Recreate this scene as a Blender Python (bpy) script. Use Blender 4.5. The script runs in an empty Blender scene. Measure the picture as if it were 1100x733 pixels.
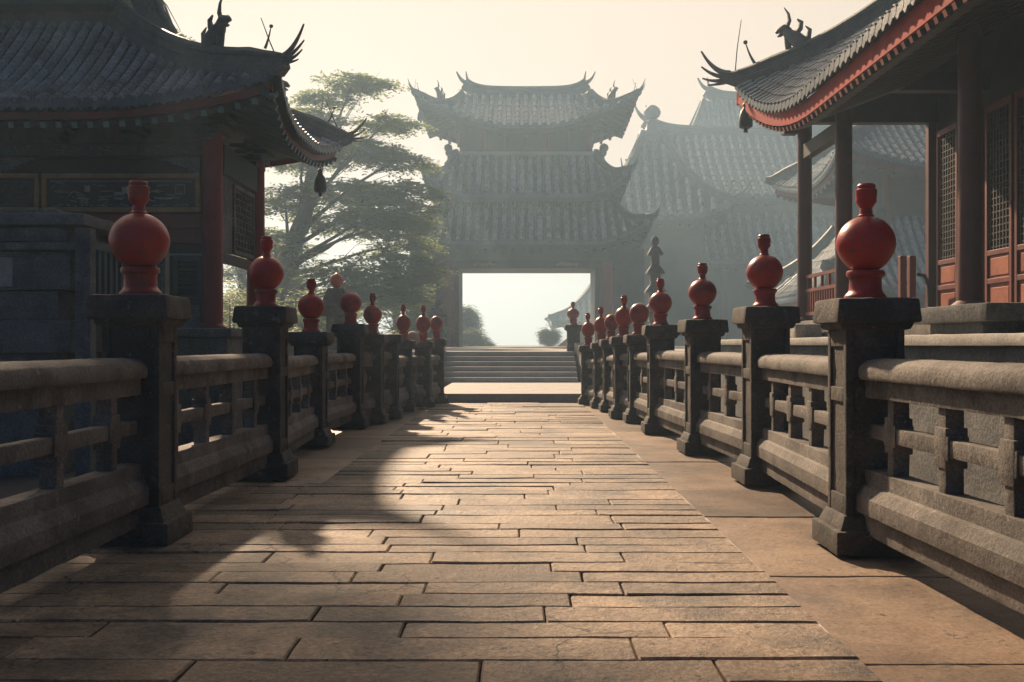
import bpy, bmesh, math, random
from mathutils import Vector, Matrix, noise

R = math.radians
sc = bpy.context.scene
col = sc.collection
random.seed(7)

# ------------------------------------------------------------------ camera
FPX, CX, CY, CAMZ = 1030.0, 556.0, 370.0, 1.1          # photo pixels (1100 x 733)
cam_d = bpy.data.cameras.new('camera')
cam = bpy.data.objects.new('camera', cam_d)
col.objects.link(cam)
cam.location = (0, 0, CAMZ)
cam.rotation_euler = (R(90), 0, 0)
cam_d.sensor_width = 36
cam_d.lens = 36 * FPX / 1100
cam_d.shift_x = -(CX - 550) / 1100
cam_d.shift_y = (CY - 366.5) / 1100
cam_d.clip_start = 0.05
cam_d.clip_end = 2000
sc.camera = cam

# ------------------------------------------------------------------ light
SUN_AZ, SUN_EL = -19.0, 32.0            # degrees left of the view direction, elevation
SUN_STRENGTH, SKY_STRENGTH, EXPOSURE = 5.0, 0.05, 0.78
GLOW = (0.54, 0.43, 0.335)              # bright misty sky around the sun
HAZE_DENSITY = 0.0027
w = bpy.data.worlds.new('World')
sc.world = w
w.use_nodes = True
nt = w.node_tree
for n in list(nt.nodes):
    nt.nodes.remove(n)
sky = nt.nodes.new('ShaderNodeTexSky')
sky.sky_type = 'NISHITA'
sky.sun_disc = False
sky.sun_elevation = R(SUN_EL)
sky.sun_rotation = R(SUN_AZ)
sky.altitude = 0
sky.air_density = 1.0
sky.dust_density = 0.6
sky.ozone_density = 3.0
tint = nt.nodes.new('ShaderNodeMix')
tint.data_type = 'RGBA'
tint.blend_type = 'MULTIPLY'
tint.inputs[0].default_value = 1.0
tint.inputs[7].default_value = (0.19, 0.31, 0.47, 1)
bg = nt.nodes.new('ShaderNodeBackground')
bg.inputs[1].default_value = SKY_STRENGTH
out = nt.nodes.new('ShaderNodeOutputWorld')
nt.links.new(sky.outputs[0], tint.inputs[6])
wtc = nt.nodes.new('ShaderNodeTexCoord')
wdot = nt.nodes.new('ShaderNodeVectorMath'); wdot.operation = 'DOT_PRODUCT'
wdot.inputs[1].default_value = (math.sin(R(SUN_AZ)) * math.cos(R(SUN_EL)), math.cos(R(SUN_AZ)) * math.cos(R(SUN_EL)), math.sin(R(SUN_EL)))
wmr = nt.nodes.new('ShaderNodeMapRange'); wmr.interpolation_type = 'SMOOTHSTEP'
wmr.inputs[1].default_value = math.cos(R(66)); wmr.inputs[2].default_value = math.cos(R(34))
wmx = nt.nodes.new('ShaderNodeMix'); wmx.data_type = 'RGBA'
wmx.inputs[7].default_value = (*[c / SKY_STRENGTH for c in GLOW], 1)
nt.links.new(wtc.outputs['Generated'], wdot.inputs[0])
nt.links.new(wdot.outputs['Value'], wmr.inputs[0])
nt.links.new(wmr.outputs[0], wmx.inputs[0])
nt.links.new(tint.outputs[2], wmx.inputs[6])
nt.links.new(wmx.outputs[2], bg.inputs[0])
nt.links.new(bg.outputs[0], out.inputs[0])

sl = bpy.data.lights.new('sun', 'SUN')
sl.energy = SUN_STRENGTH
sl.angle = R(1.6)
sl.color = (1.0, 0.73, 0.49)
sun = bpy.data.objects.new('sun', sl)
col.objects.link(sun)
sdir = Vector((math.sin(R(SUN_AZ)) * math.cos(R(SUN_EL)), math.cos(R(SUN_AZ)) * math.cos(R(SUN_EL)), math.sin(R(SUN_EL))))
sun.rotation_euler = sdir.to_track_quat('Z', 'Y').to_euler()
sun.location = sdir * 60

sc.view_settings.view_transform = 'Standard'
sc.view_settings.look = 'None'
sc.view_settings.exposure = EXPOSURE
sc.view_settings.gamma = 1
sc.view_settings.use_curve_mapping = False
sc.render.engine = 'CYCLES'
sc.cycles.use_denoising = True
sc.cycles.max_bounces = 6
sc.cycles.diffuse_bounces = 2
sc.cycles.glossy_bounces = 2
sc.cycles.transmission_bounces = 3
sc.cycles.volume_bounces = 1
sc.cycles.caustics_reflective = False
sc.cycles.caustics_refractive = False
sc.cycles.sample_clamp_indirect = 4

# ------------------------------------------------------------------ materials
def mat(name, c1, c2, scale=3.0, rough=0.8, bump=0.3, speck=0.0, speck_scale=60.0, c3=None, s3=0.7,
        metal=0.0, tone=False, stretch=(1, 1, 1), bdist=0.02, transl=None, spec=0.4, chip=None, c3r=(.5, .68), crack=0.0):
    m = bpy.data.materials.new(name)
    m.use_nodes = True
    t = m.node_tree
    b = t.nodes['Principled BSDF']
    L = t.links.new
    tc = t.nodes.new('ShaderNodeTexCoord')
    oi = t.nodes.new('ShaderNodeObjectInfo')
    mu = t.nodes.new('ShaderNodeMath'); mu.operation = 'MULTIPLY'; mu.inputs[1].default_value = 37.0
    L(oi.outputs['Random'], mu.inputs[0])
    ad = t.nodes.new('ShaderNodeVectorMath'); ad.operation = 'ADD'
    L(tc.outputs['Object'], ad.inputs[0]); L(mu.outputs[0], ad.inputs[1])
    mp = t.nodes.new('ShaderNodeMapping'); mp.inputs['Scale'].default_value = stretch
    L(ad.outputs[0], mp.inputs[0])
    def nz(s, det=6, ro=0.6):
        n = t.nodes.new('ShaderNodeTexNoise')
        n.inputs['Scale'].default_value = s
        n.inputs['Detail'].default_value = det
        n.inputs['Roughness'].default_value = ro
        L(mp.outputs[0], n.inputs['Vector'])
        return n
    def ramp(src, lo, hi):
        r = t.nodes.new('ShaderNodeMapRange')
        r.inputs[1].default_value = lo; r.inputs[2].default_value = hi
        L(src, r.inputs[0])
        return r.outputs[0]
    def mix(a, bb, fac, mode='MIX'):
        x = t.nodes.new('ShaderNodeMix'); x.data_type = 'RGBA'; x.blend_type = mode
        if isinstance(fac, float): x.inputs[0].default_value = fac
        else: L(fac, x.inputs[0])
        for k, v in ((6, a), (7, bb)):
            if isinstance(v, tuple): x.inputs[k].default_value = (*v, 1)
            else: L(v, x.inputs[k])
        return x.outputs[2]
    n1 = nz(scale)
    c = mix(c1, c2, ramp(n1.outputs[0], 0.34, 0.66))
    if c3 is not None:
        n3 = nz(s3, 8, 0.68)
        c = mix(c, c3, ramp(n3.outputs[0], *c3r))
    if crack > 0:
        nd = nz(2.2, 5, .6)
        xa = t.nodes.new('ShaderNodeVectorMath'); xa.operation = 'SCALE'; xa.inputs['Scale'].default_value = .55
        L(nd.outputs['Color'], xa.inputs[0])
        xb = t.nodes.new('ShaderNodeVectorMath'); xb.operation = 'ADD'
        L(mp.outputs[0], xb.inputs[0]); L(xa.outputs[0], xb.inputs[1])
        vo = t.nodes.new('ShaderNodeTexVoronoi'); vo.feature = 'DISTANCE_TO_EDGE'; vo.inputs['Scale'].default_value = crack
        L(xb.outputs[0], vo.inputs['Vector'])
        nm_ = nz(1.3, 3, .5)
        a1 = ramp(vo.outputs['Distance'], .010, .002)
        a2 = ramp(nm_.outputs[0], .50, .58)
        mm = t.nodes.new('ShaderNodeMath'); mm.operation = 'MULTIPLY'
        L(a1, mm.inputs[0]); L(a2, mm.inputs[1])
        c = mix(c, (.035, .03, .026), mm.outputs[0])
    if chip is not None:
        n4 = nz(14, 10, 0.75)
        c = mix(c, chip, ramp(n4.outputs[0], 0.60, 0.62))
    if speck > 0:
        n2 = nz(speck_scale, 3, 0.7)
        g = t.nodes.new('ShaderNodeMapRange')
        g.inputs[1].default_value = 0.3; g.inputs[2].default_value = 0.7
        g.inputs[3].default_value = 1 - speck; g.inputs[4].default_value = 1 + speck
        L(n2.outputs[0], g.inputs[0])
        x = t.nodes.new('ShaderNodeVectorMath'); x.operation = 'SCALE'
        L(c, x.inputs[0]); L(g.outputs[0], x.inputs['Scale'])
        c = x.outputs[0]
    if tone:
        at = t.nodes.new('ShaderNodeAttribute'); at.attribute_name = 'tone'
        x = t.nodes.new('ShaderNodeVectorMath'); x.operation = 'SCALE'
        L(c, x.inputs[0]); L(at.outputs['Fac'], x.inputs['Scale'])
        c = x.outputs[0]
    L(c, b.inputs['Base Color'])
    rr = t.nodes.new('ShaderNodeMapRange')
    rr.inputs[3].default_value = max(0.05, rough - 0.14); rr.inputs[4].default_value = min(1, rough + 0.12)
    L(n1.outputs[0], rr.inputs[0]); L(rr.outputs[0], b.inputs['Roughness'])
    b.inputs['Metallic'].default_value = metal
    b.inputs['Specular IOR Level'].default_value = spec
    if bump > 0:
        nb = nz(scale * 9, 8, 0.7)
        bp = t.nodes.new('ShaderNodeBump')
        bp.inputs['Strength'].default_value = bump; bp.inputs['Distance'].default_value = bdist
        L(nb.outputs[0], bp.inputs['Height']); L(bp.outputs[0], b.inputs['Normal'])
    if transl:
        tr = t.nodes.new('ShaderNodeBsdfTranslucent'); tr.inputs[0].default_value = (*transl, 1)
        ms = t.nodes.new('ShaderNodeMixShader'); ms.inputs[0].default_value = 0.5
        o = t.nodes['Material Output']
        L(b.outputs[0], ms.inputs[1]); L(tr.outputs[0], ms.inputs[2]); L(ms.outputs[0], o.inputs[0])
    return m

M = {}
M['post_stone'] = mat('post_stone', (.058, .053, .049), (.125, .108, .09), 3.2, .82, .6, .38, 70, (.045, .043, .042), 2.6, chip=(.14, .135, .12), c3r=(.44, .6))
M['rail_stone'] = mat('rail_stone', (.128, .118, .107), (.24, .217, .19), 3.0, .82, .5, .40, 75, (.075, .068, .06), 2.2, chip=(.25, .23, .20), c3r=(.46, .64))
M['slab'] = mat('slab', (.25, .18, .125), (.37, .275, .195), 2.2, .54, .9, .42, 45, (.10, .085, .072), 1.5, tone=True, spec=.3, bdist=.02, c3r=(.44, .62), crack=.9, chip=(.09, .075, .06))
M['band_slab'] = mat('band_slab', (.22, .155, .11), (.32, .235, .17), 1.6, .56, .4, .30, 60, (.11, .09, .075), 1.2, tone=True, bdist=.015, c3r=(.45, .66), crack=.7, chip=(.10, .082, .066))
M['joint'] = mat('joint', (.045, .04, .035), (.08, .07, .06), 8, .95, .5)
M['ground'] = mat('ground', (.075, .066, .055), (.12, .105, .088), .5, .9, .5, .25, 30, (.05, .046, .04), .15)
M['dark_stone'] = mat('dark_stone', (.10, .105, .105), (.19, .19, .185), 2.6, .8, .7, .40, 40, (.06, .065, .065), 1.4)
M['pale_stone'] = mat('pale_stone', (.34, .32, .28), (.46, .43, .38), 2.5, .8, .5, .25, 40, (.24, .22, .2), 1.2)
M['step_stone'] = mat('step_stone', (.34, .335, .315), (.46, .45, .42), 1.8, .8, .5, .25, 40)
M['red_paint'] = mat('red_paint', (.35, .019, .020), (.43, .030, .027), 2.0, .40, .3, .16, 70, (.16, .018, .016), 3.0, bdist=.006, chip=(.12, .07, .055), c3r=(.47, .64))
M['eave_red'] = mat('eave_red', (.36, .030, .018), (.46, .050, .026), 2.0, .75, .2, .2, 40, (.2, .02, .015), 2.5, bdist=.008, spec=.15)
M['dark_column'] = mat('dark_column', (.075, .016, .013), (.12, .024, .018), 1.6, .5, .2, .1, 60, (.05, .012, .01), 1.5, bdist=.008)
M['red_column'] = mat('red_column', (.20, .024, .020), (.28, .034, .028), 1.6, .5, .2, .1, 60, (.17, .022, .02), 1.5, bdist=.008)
M['red_wood'] = mat('red_wood', (.15, .030, .020), (.21, .044, .028), 2.0, .55, .3, .15, 50, (.13, .028, .02), 1.5, bdist=.008, stretch=(1, 1, .3))
M['orange_wood'] = mat('orange_wood', (.36, .10, .05), (.46, .15, .075), 2.0, .55, .3, .2, 50, (.24, .06, .03), 1.5, bdist=.008)
M['dark_wood'] = mat('dark_wood', (.030, .022, .018), (.055, .038, .03), 2.5, .6, .3, .15, 50, bdist=.008)
M['teal_wood'] = mat('teal_wood', (.032, .050, .055), (.055, .080, .085), 2.5, .65, .3, .2, 50, bdist=.008)
M['teal_end'] = mat('teal_end', (.10, .19, .18), (.16, .27, .25), 4, .6, .1, .2, 50)
M['gold'] = mat('gold', (.30, .17, .06), (.42, .25, .09), 4, .45, .2, .2, 60, (.16, .09, .04), 2.5)
M['pale_mark'] = mat('pale_mark', (.30, .30, .27), (.42, .41, .37), 6, .7, .2, .3, 60)
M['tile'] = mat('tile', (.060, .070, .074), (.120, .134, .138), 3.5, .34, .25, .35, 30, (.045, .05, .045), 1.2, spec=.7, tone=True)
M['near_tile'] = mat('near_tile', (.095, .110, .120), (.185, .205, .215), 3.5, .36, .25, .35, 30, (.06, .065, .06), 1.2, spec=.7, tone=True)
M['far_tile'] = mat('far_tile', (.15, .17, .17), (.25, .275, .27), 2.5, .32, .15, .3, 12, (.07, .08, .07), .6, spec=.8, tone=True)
M['ridge'] = mat('ridge', (.065, .078, .078), (.12, .13, .125), 3, .6, .5, .35, 40)
M['hall_wall'] = mat('hall_wall', (.07, .065, .06), (.11, .10, .09), 1.0, .8, .2)
M['plaster'] = mat('plaster', (.42, .38, .32), (.50, .46, .39), 1.2, .85, .2, .1, 30)
M['iron'] = mat('iron', (.035, .035, .033), (.06, .058, .05), 6, .5, .3, metal=.6)
M['bark'] = mat('bark', (.07, .052, .04), (.13, .10, .075), 4, .9, .9, .3, 40, stretch=(1, 1, .25), bdist=.04)
M['leaf'] = mat('leaf', (.050, .085, .035), (.085, .125, .05), 1.5, .6, 0, transl=(.36, .44, .13))
M['dark_leaf'] = mat('dark_leaf', (.030, .055, .025), (.055, .085, .035), 1.5, .6, 0, transl=(.16, .22, .05))

# ------------------------------------------------------------------ mesh helpers
class MB:
    def __init__(s):
        s.v, s.f, s.t, s.tone = [], [], [], 1.0
    def add(s, vs, fs):
        k = len(s.v)
        s.v.extend(vs)
        for f in fs:
            s.f.append(tuple(i + k for i in f)); s.t.append(s.tone)
    def box(s, x0, x1, y0, y1, z0, z1, tx=0.0, ty=0.0):
        vs = [(x0, y0, z0), (x1, y0, z0), (x1, y1, z0), (x0, y1, z0),
              (x0 + tx, y0 + ty, z1), (x1 - tx, y0 + ty, z1), (x1 - tx, y1 - ty, z1), (x0 + tx, y1 - ty, z1)]
        s.add(vs, [(0, 3, 2, 1), (4, 5, 6, 7), (0, 1, 5, 4), (1, 2, 6, 5), (2, 3, 7, 6), (3, 0, 4, 7)])
        return s
    def obox(s, a, b, wid, hei, up=Vector((0, 0, 1))):
        a, b = Vector(a), Vector(b)
        d = (b - a).normalized()
        x = d.cross(up)
        if x.length < 1e-4: x = Vector((1, 0, 0))
        x.normalize(); z = x.cross(d)
        vs = []
        for p in (a, b):
            for i, j in ((-1, -1), (1, -1), (1, 1), (-1, 1)):
                vs.append(tuple(p + x * (i * wid / 2) + z * (j * hei / 2)))
        s.add(vs, [(3, 2, 1, 0), (4, 5, 6, 7), (0, 1, 5, 4), (1, 2, 6, 5), (2, 3, 7, 6), (3, 0, 4, 7)])
        return s
    def lathe(s, prof, c=(0, 0, 0), n=28):
        vs, fs = [], []
        for r, z in prof:
            for i in range(n):
                a = 2 * math.pi * i / n
                vs.append((c[0] + r * math.cos(a), c[1] + r * math.sin(a), c[2] + z))
        for k in range(len(prof) - 1):
            for i in range(n):
                j = (i + 1) % n
                fs.append((k * n + i, k * n + j, (k + 1) * n + j, (k + 1) * n + i))
        fs.append(tuple(range(n))[::-1]); fs.append(tuple((len(prof) - 1) * n + i for i in range(n)))
        s.add(vs, fs)
        return s
    def tube(s, pts, rad, n=8):
        pts = [Vector(p) for p in pts]
        if not hasattr(rad, '__len__'): rad = [rad] * len(pts)
        vs, fs = [], []
        up = Vector((0, 0, 1))
        d0 = (pts[1] - pts[0]).normalized()
        x = d0.cross(up)
        if x.length < 1e-3: x = Vector((1, 0, 0))
        x.normalize()
        for k, p in enumerate(pts):
            d = (pts[min(k + 1, len(pts) - 1)] - pts[max(k - 1, 0)]).normalized()
            x = (x - d * x.dot(d)).normalized()
            y = d.cross(x)
            for i in range(n):
                a = 2 * math.pi * i / n
                vs.append(tuple(p + (x * math.cos(a) + y * math.sin(a)) * rad[k]))
        for k in range(len(pts) - 1):
            for i in range(n):
                j = (i + 1) % n
                fs.append((k * n + i, k * n + j, (k + 1) * n + j, (k + 1) * n + i))
        fs.append(tuple(range(n))[::-1]); fs.append(tuple((len(pts) - 1) * n + i for i in range(n)))
        s.add(vs, fs)
        return s
    def sweep(s, path, prof, sc_=None):
        """sweep a closed 2D profile (side, up) along a path keeping the side vector horizontal"""
        path = [Vector(p) for p in path]
        vs, fs = [], []
        n = len(prof)
        for k, p in enumerate(path):
            d = (path[min(k + 1, len(path) - 1)] - path[max(k - 1, 0)]).normalized()
            x = d.cross(Vector((0, 0, 1)))
            x = x.normalized() if x.length > 1e-3 else Vector((1, 0, 0))
            u = x.cross(d)
            q = 1 if sc_ is None else sc_[k]
            for a, b in prof:
                vs.append(tuple(p + x * a * q + u * b * q))
        for k in range(len(path) - 1):
            for i in range(n):
                j = (i + 1) % n
                fs.append((k * n + i, k * n + j, (k + 1) * n + j, (k + 1) * n + i))
        fs.append(tuple(range(n))[::-1]); fs.append(tuple((len(path) - 1) * n + i for i in range(n)))
        s.add(vs, fs)
        return s
    def build(s, name, m, parent=None, bevel=0.0, smooth=None, wear=None, seed=0):
        me = bpy.data.meshes.new(name)
        me.from_pydata([tuple(v) for v in s.v], [], s.f)
        if any(abs(x - 1) > 1e-6 for x in s.t):
            at = me.attributes.new('tone', 'FLOAT', 'FACE')
            at.data.foreach_set('value', s.t)
        if wear:
            cell, amp, bw = wear
            bm = bmesh.new(); bm.from_mesh(me)
            bmesh.ops.recalc_face_normals(bm, faces=bm.faces)
            es = [e for e in bm.edges if len(e.link_faces) == 2 and e.calc_face_angle(0) > 0.5]
            bmesh.ops.bevel(bm, geom=es, offset=bw, segments=2, profile=.6, affect='EDGES', clamp_overlap=True)
            for _ in range(6):
                es = [e for e in bm.edges if e.calc_length() > cell * 1.5]
                if not es: break
                bmesh.ops.subdivide_edges(bm, edges=es, cuts=1, use_grid_fill=True)
            bm.normal_update()
            o = Vector((seed * 3.1, seed * 1.7, seed * 5.3))
            for v in bm.verts:
                p = v.co + o
                h = noise.noise(p * 7) * .5 + noise.noise(p * 18) * .35 + min(0, noise.noise(p * 11) + .25) * 1.6
                v.co += v.normal * h * amp
            bm.to_mesh(me); bm.free()
        if smooth is not None or wear:
            me.shade_smooth()
            try: me.set_sharp_from_angle(angle=R(smooth if smooth else 38))
            except Exception: pass
        me.materials.append(m)
        o = bpy.data.objects.new(name, me)
        col.objects.link(o)
        if parent: o.parent = parent
        if bevel > 0:
            b = o.modifiers.new('bevel', 'BEVEL'); b.width = bevel; b.segments = 2; b.limit_method = 'ANGLE'; b.angle_limit = R(40)
        return o

def join_into(dst, src):
    """move src's faces into dst's mesh under a material slot of their own"""
    a, b = dst.data, src.data
    k, nf = len(a.vertices), len(a.polygons)
    vs = [tuple(v.co) for v in a.vertices] + [tuple(v.co) for v in b.vertices]
    fs = [tuple(p.vertices) for p in a.polygons] + [tuple(i + k for i in p.vertices) for p in b.polygons]
    mi = [p.material_index for p in a.polygons] + [len(a.materials)] * len(b.polygons)
    sm = [p.use_smooth for p in a.polygons] + [False] * len(b.polygons)
    tn = [1.0] * len(fs)
    if 'tone' in a.attributes:
        for i in range(nf): tn[i] = a.attributes['tone'].data[i].value
    me = bpy.data.meshes.new(dst.name)
    me.from_pydata(vs, [], fs)
    for m in list(a.materials) + [b.materials[0]]: me.materials.append(m)
    me.polygons.foreach_set('material_index', mi)
    me.polygons.foreach_set('use_smooth', sm)
    at = me.attributes.new('tone', 'FLOAT', 'FACE'); at.data.foreach_set('value', tn)
    try: me.set_sharp_from_angle(angle=R(35))
    except Exception: pass
    dst.data = me
    bpy.data.objects.remove(src)

def tag(o, label=None, cat=None, group=None, kind=None):
    if label: o['label'] = label
    if cat: o['category'] = cat
    if group: o['group'] = group
    if kind: o['kind'] = kind
    return o
def thing(name, label, cat, loc=(0, 0, 0), rz=0.0, group=None):
    o = bpy.data.objects.new(name, None)
    o.empty_display_size = .2
    col.objects.link(o)
    o.location = loc; o.rotation_euler = (0, 0, rz)
    return tag(o, label, cat, group)
def copy_tree(o, parent=None, skip=()):
    c = o.copy(); col.objects.link(c)
    if parent: c.parent = parent
    for ch in list(o.children):
        if ch.name.split('.')[0] in skip: continue
        copy_tree(ch, c, skip)
    return c
def P(px, py, d):
    return Vector(((px - CX) * d / FPX, d, CAMZ - (py - CY) * d / FPX))

# ------------------------------------------------------------------ setting: ground, walkway
g = MB()
g.add([(-400, -60, -.32), (400, -60, -.32), (400, 900, -.32), (-400, 900, -.32)], [(0, 1, 2, 3)])
tag(g.build('ground', M['ground']), kind='structure')

WL, WR = -2.62, 2.42
b = MB()
b.box(WL, WR, -1.5, 18.25, -.6, -.03)
tag(b.build('walkway_base', M['joint']), kind='structure')

def slab(mb, x0, x1, y0, y1, top, cell, gap=.006, skew=0.0, jag=0.0):
    """one worn paving slab: displaced top grid with a lowered rim and skirts"""
    mb.tone = random.choice((.58, .72, .84, .95, 1.0, 1.08, 1.2)) * random.uniform(.94, 1.06)
    x0 += gap * random.uniform(.4, 1.6); x1 -= gap * random.uniform(.4, 1.6)
    y0 += gap * random.uniform(.4, 2.2); y1 -= gap * random.uniform(.4, 2.2)
    nx = max(2, int((x1 - x0) / cell)); ny = max(2, int((y1 - y0) / cell))
    xs = [x0, x0 + .007] + [x0 + (x1 - x0) * i / nx for i in range(1, nx)] + [x1 - .007, x1]
    ys = [y0, y0 + .007] + [y0 + (y1 - y0) * i / ny for i in range(1, ny)] + [y1 - .007, y1]
    tx, ty = random.uniform(-.003, .003), random.uniform(-.006, .006)
    vs = []
    for j, y in enumerate(ys):
        for i, x in enumerate(xs):
            rim = (i in (0, len(xs) - 1)) or (j in (0, len(ys) - 1))
            p = Vector((x * 3.1, y * 3.1, top * 90))
            h = noise.noise(p) * .004 + noise.noise(p * 4) * .0022
            ex = noise.noise(Vector((x * 9, y * 9, 3))) * .004 if rim else 0
            if jag and i in (0, 1): ex += (noise.noise(Vector((7, y * 1.7, 1))) + .6 * noise.noise(Vector((2, y * 6, 1)))) * jag
            if jag and i >= len(xs) - 2 and x1 < 0: ex += (noise.noise(Vector((9, y * 1.7, 1))) + .6 * noise.noise(Vector((4, y * 6, 1)))) * jag
            z = top + h + tx * (x - (x0 + x1) / 2) + ty * (y - (y0 + y1) / 2) / max(.2, y1 - y0) - (.007 if rim else 0)
            vs.append((x + ex + skew * (y - y0), y + ex, z))
    W_, H_ = len(xs), len(ys)
    fs = [(j * W_ + i, j * W_ + i + 1, (j + 1) * W_ + i + 1, (j + 1) * W_ + i) for j in range(H_ - 1) for i in range(W_ - 1)]
    k = len(vs)
    ring = [i for i in range(W_)] + [j * W_ + W_ - 1 for j in range(1, H_)] + [(H_ - 1) * W_ + i for i in range(W_ - 2, -1, -1)] + [j * W_ for j in range(H_ - 2, 0, -1)]
    for i in ring:
        vs.append((vs[i][0], vs[i][1], -.06))
    n = len(ring)
    for a in range(n):
        fs.append((ring[a], k + a, k + (a + 1) % n, ring[(a + 1) % n]))
    mb.add(vs, fs)

pv = MB(); bs = MB()
random.seed(21)
y = -1.2
LE, RE = -1.56, 1.20
while y < 18.1:
    dep = random.choice((.17, .2, .21, .23, .25, .27)) if y < 9 else random.choice((.24, .28, .32, .38))
    y1 = min(18.2, y + dep)
    cell = .09 if y < 7 else .2
    xl = LE if y > 7.55 else WL
    x = xl
    while x < RE - .01:
        ln = random.uniform(.6, 1.35)
        x1 = x + ln
        if RE - x1 < .45: x1 = RE
        slab(pv, x, x1, y, y1, random.uniform(-.006, .004), cell, gap=.0032)
        x = x1
    y = y1
pv.tone = 1.0
for (xa, xb, ya, yb) in ((RE, WR, -1.2, 1.8), (RE, WR, 1.8, 3.35), (RE, WR, 3.35, 4.62), (RE, WR, 4.62, 6.2), (RE, WR, 6.2, 7.35), (RE, WR, 7.35, 9.1), (RE, WR, 9.1, 10.6), (RE, WR, 10.6, 12.2), (RE, WR, 12.2, 15.0), (RE, WR, 15.0, 18.2),
                         (WL, LE, 7.6, 9.3), (WL, LE, 9.3, 11.4), (WL, LE, 11.4, 14.6), (WL, LE, 14.6, 18.2)):
    slab(bs, xa, xb, ya, yb, random.uniform(-.022, -.014), .07 if ya < 6 else .15, gap=.0012, jag=.005)
tag(pv.build('walkway_paving', M['slab'], smooth=25), kind='structure')
tag(bs.build('pavement_border', M['band_slab'], smooth=25), kind='structure')

# platform, staircase, landing
t = thing('stone_platform', 'low stone platform at the foot of the far stairs', 'platform', (0.1, 18.3, 0))
b = MB(); b.box(-1.75, 1.65, 0, 6.0, -.6, .14); b.build('slab', M['step_stone'], t, bevel=.02)
b = MB(); b.box(-1.82, 1.72, -.06, 0.3, .142, .16); b.build('edge_stone', M['step_stone'], t, bevel=.01)
st = thing('stone_staircase', 'flight of six grey stone steps climbing to the gate', 'stairs', (-0.2, 24.1, .14))
for i in range(6):
    b = MB(); b.box(-1.72, 1.72, .3 * i, 2.2, .128 * i + (.003 if i else 0), .128 * (i + 1)); b.build('step', M['step_stone'], st, bevel=.015)
for sx in (-1, 1):
    b = MB()
    prof = [(0, -.3), (0, .06), (.15, .22), (.7, .46), (1.4, .86), (1.9, 1.0), (2.2, 1.0), (2.2, -.3)]
    x0, x1 = (1.73, 2.05) if sx > 0 else (-2.05, -1.73)
    n = len(prof)
    b.add([(x0 + (.25 * (1 - p[0] / 2.2)) * sx, p[0] - .35, p[1]) for p in prof] + [(x1 + (.25 * (1 - p[0] / 2.2)) * sx, p[0] - .35, p[1]) for p in prof],
          [tuple(range(n)), tuple(range(2 * n - 1, n - 1, -1))] + [(i, i + n, (i + 1) % n + n, (i + 1) % n) for i in range(n)])
    b.build('side_ramp', M['pale_stone'], st, bevel=.02)
b = MB(); b.box(-15, 15, 26.3, 80, -.6, .905); tag(b.build('terrace_pavement', M['pale_stone'], bevel=.03), kind='structure')
b = MB(); b.box(-60, 80, 80.002, 400, -.6, .7); tag(b.build('courtyard_pavement', M['ground']), kind='structure')

# ------------------------------------------------------------------ balustrade posts
def post_template():
    t = thing('balustrade_post', 'x', 'post')
    W1 = (.045, .006, .012)
    b = MB(); b.box(-.225, .225, -.225, .225, 0, .125, .0, .0); b.box(-.2, .2, -.2, .2, .118, .20, .035, .035)
    b.build('plinth', M['post_stone'], t, wear=W1, seed=1)
    b = MB()
    s, d = .155, .016           # shaft with recessed panels on its four faces
    b.box(-s + d, s - d, -s + d, s - d, .19, 1.22)
    for ang in range(4):
        q = Matrix.Rotation(ang * math.pi / 2, 4, 'Z')
        m = MB()
        f = .045
        m.box(-s, -s + f, -s, -s + f, .195, 1.215)
        for (za, zb) in ((.195, .30), (.80, .88), (1.10, 1.215)):
            m.box(-s + f + .0015, s - f - .0015, -s + .0015, -s + d + .01, za, zb)
        b.add([tuple(q @ Vector(v)) for v in m.v], m.f)
    b.build('shaft', M['post_stone'], t, wear=(.05, .005, .009), seed=2)
    b = MB(); b.box(-.18, .18, -.18, .18, 1.19, 1.232, -.02, -.02); b.box(-.225, .225, -.225, .225, 1.226, 1.36, .012, .012)
    b.build('cap', M['post_stone'], t, wear=(.045, .007, .022), seed=3)
    b = MB(); b.lathe([(.0, 0), (.104, 0), (.106, .018), (.098, .03), (.088, .04), (.082, .055), (.08, .10), (.083, .118), (.094, .124), (.097, .14), (.092, .152), (.07, .156), (.0, .158)], n=32)
    fin = b.build('finial', M['red_paint'], t, smooth=40)
    fin.location = (0, 0, 1.353)
    b = MB(); rr = .148
    pr = []
    for i in range(25):
        a = -math.pi / 2 + math.pi * i / 24
        k = 1 - .07 * max(0, -math.sin(a))
        pr.append((max(.0005, rr * math.cos(a) * k), .145 + rr * .98 + rr * math.sin(a)))
    b.lathe(pr, n=40); b.build('orb', M['red_paint'], fin, smooth=60)
    b = MB(); z0 = .145 + rr * 1.96 - .008
    b.lathe([(.0, z0), (.04, z0), (.042, z0 + .012), (.033, z0 + .02), (.03, z0 + .05), (.044, z0 + .07), (.052, z0 + .085), (.05, z0 + .1), (.053, z0 + .112),
             (.054, z0 + .145), (.044, z0 + .152), (.046, z0 + .168), (.04, z0 + .176), (.0, z0 + .178)], n=28)
    b.build('knob', M['red_paint'], fin, smooth=40)
    return t

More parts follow.
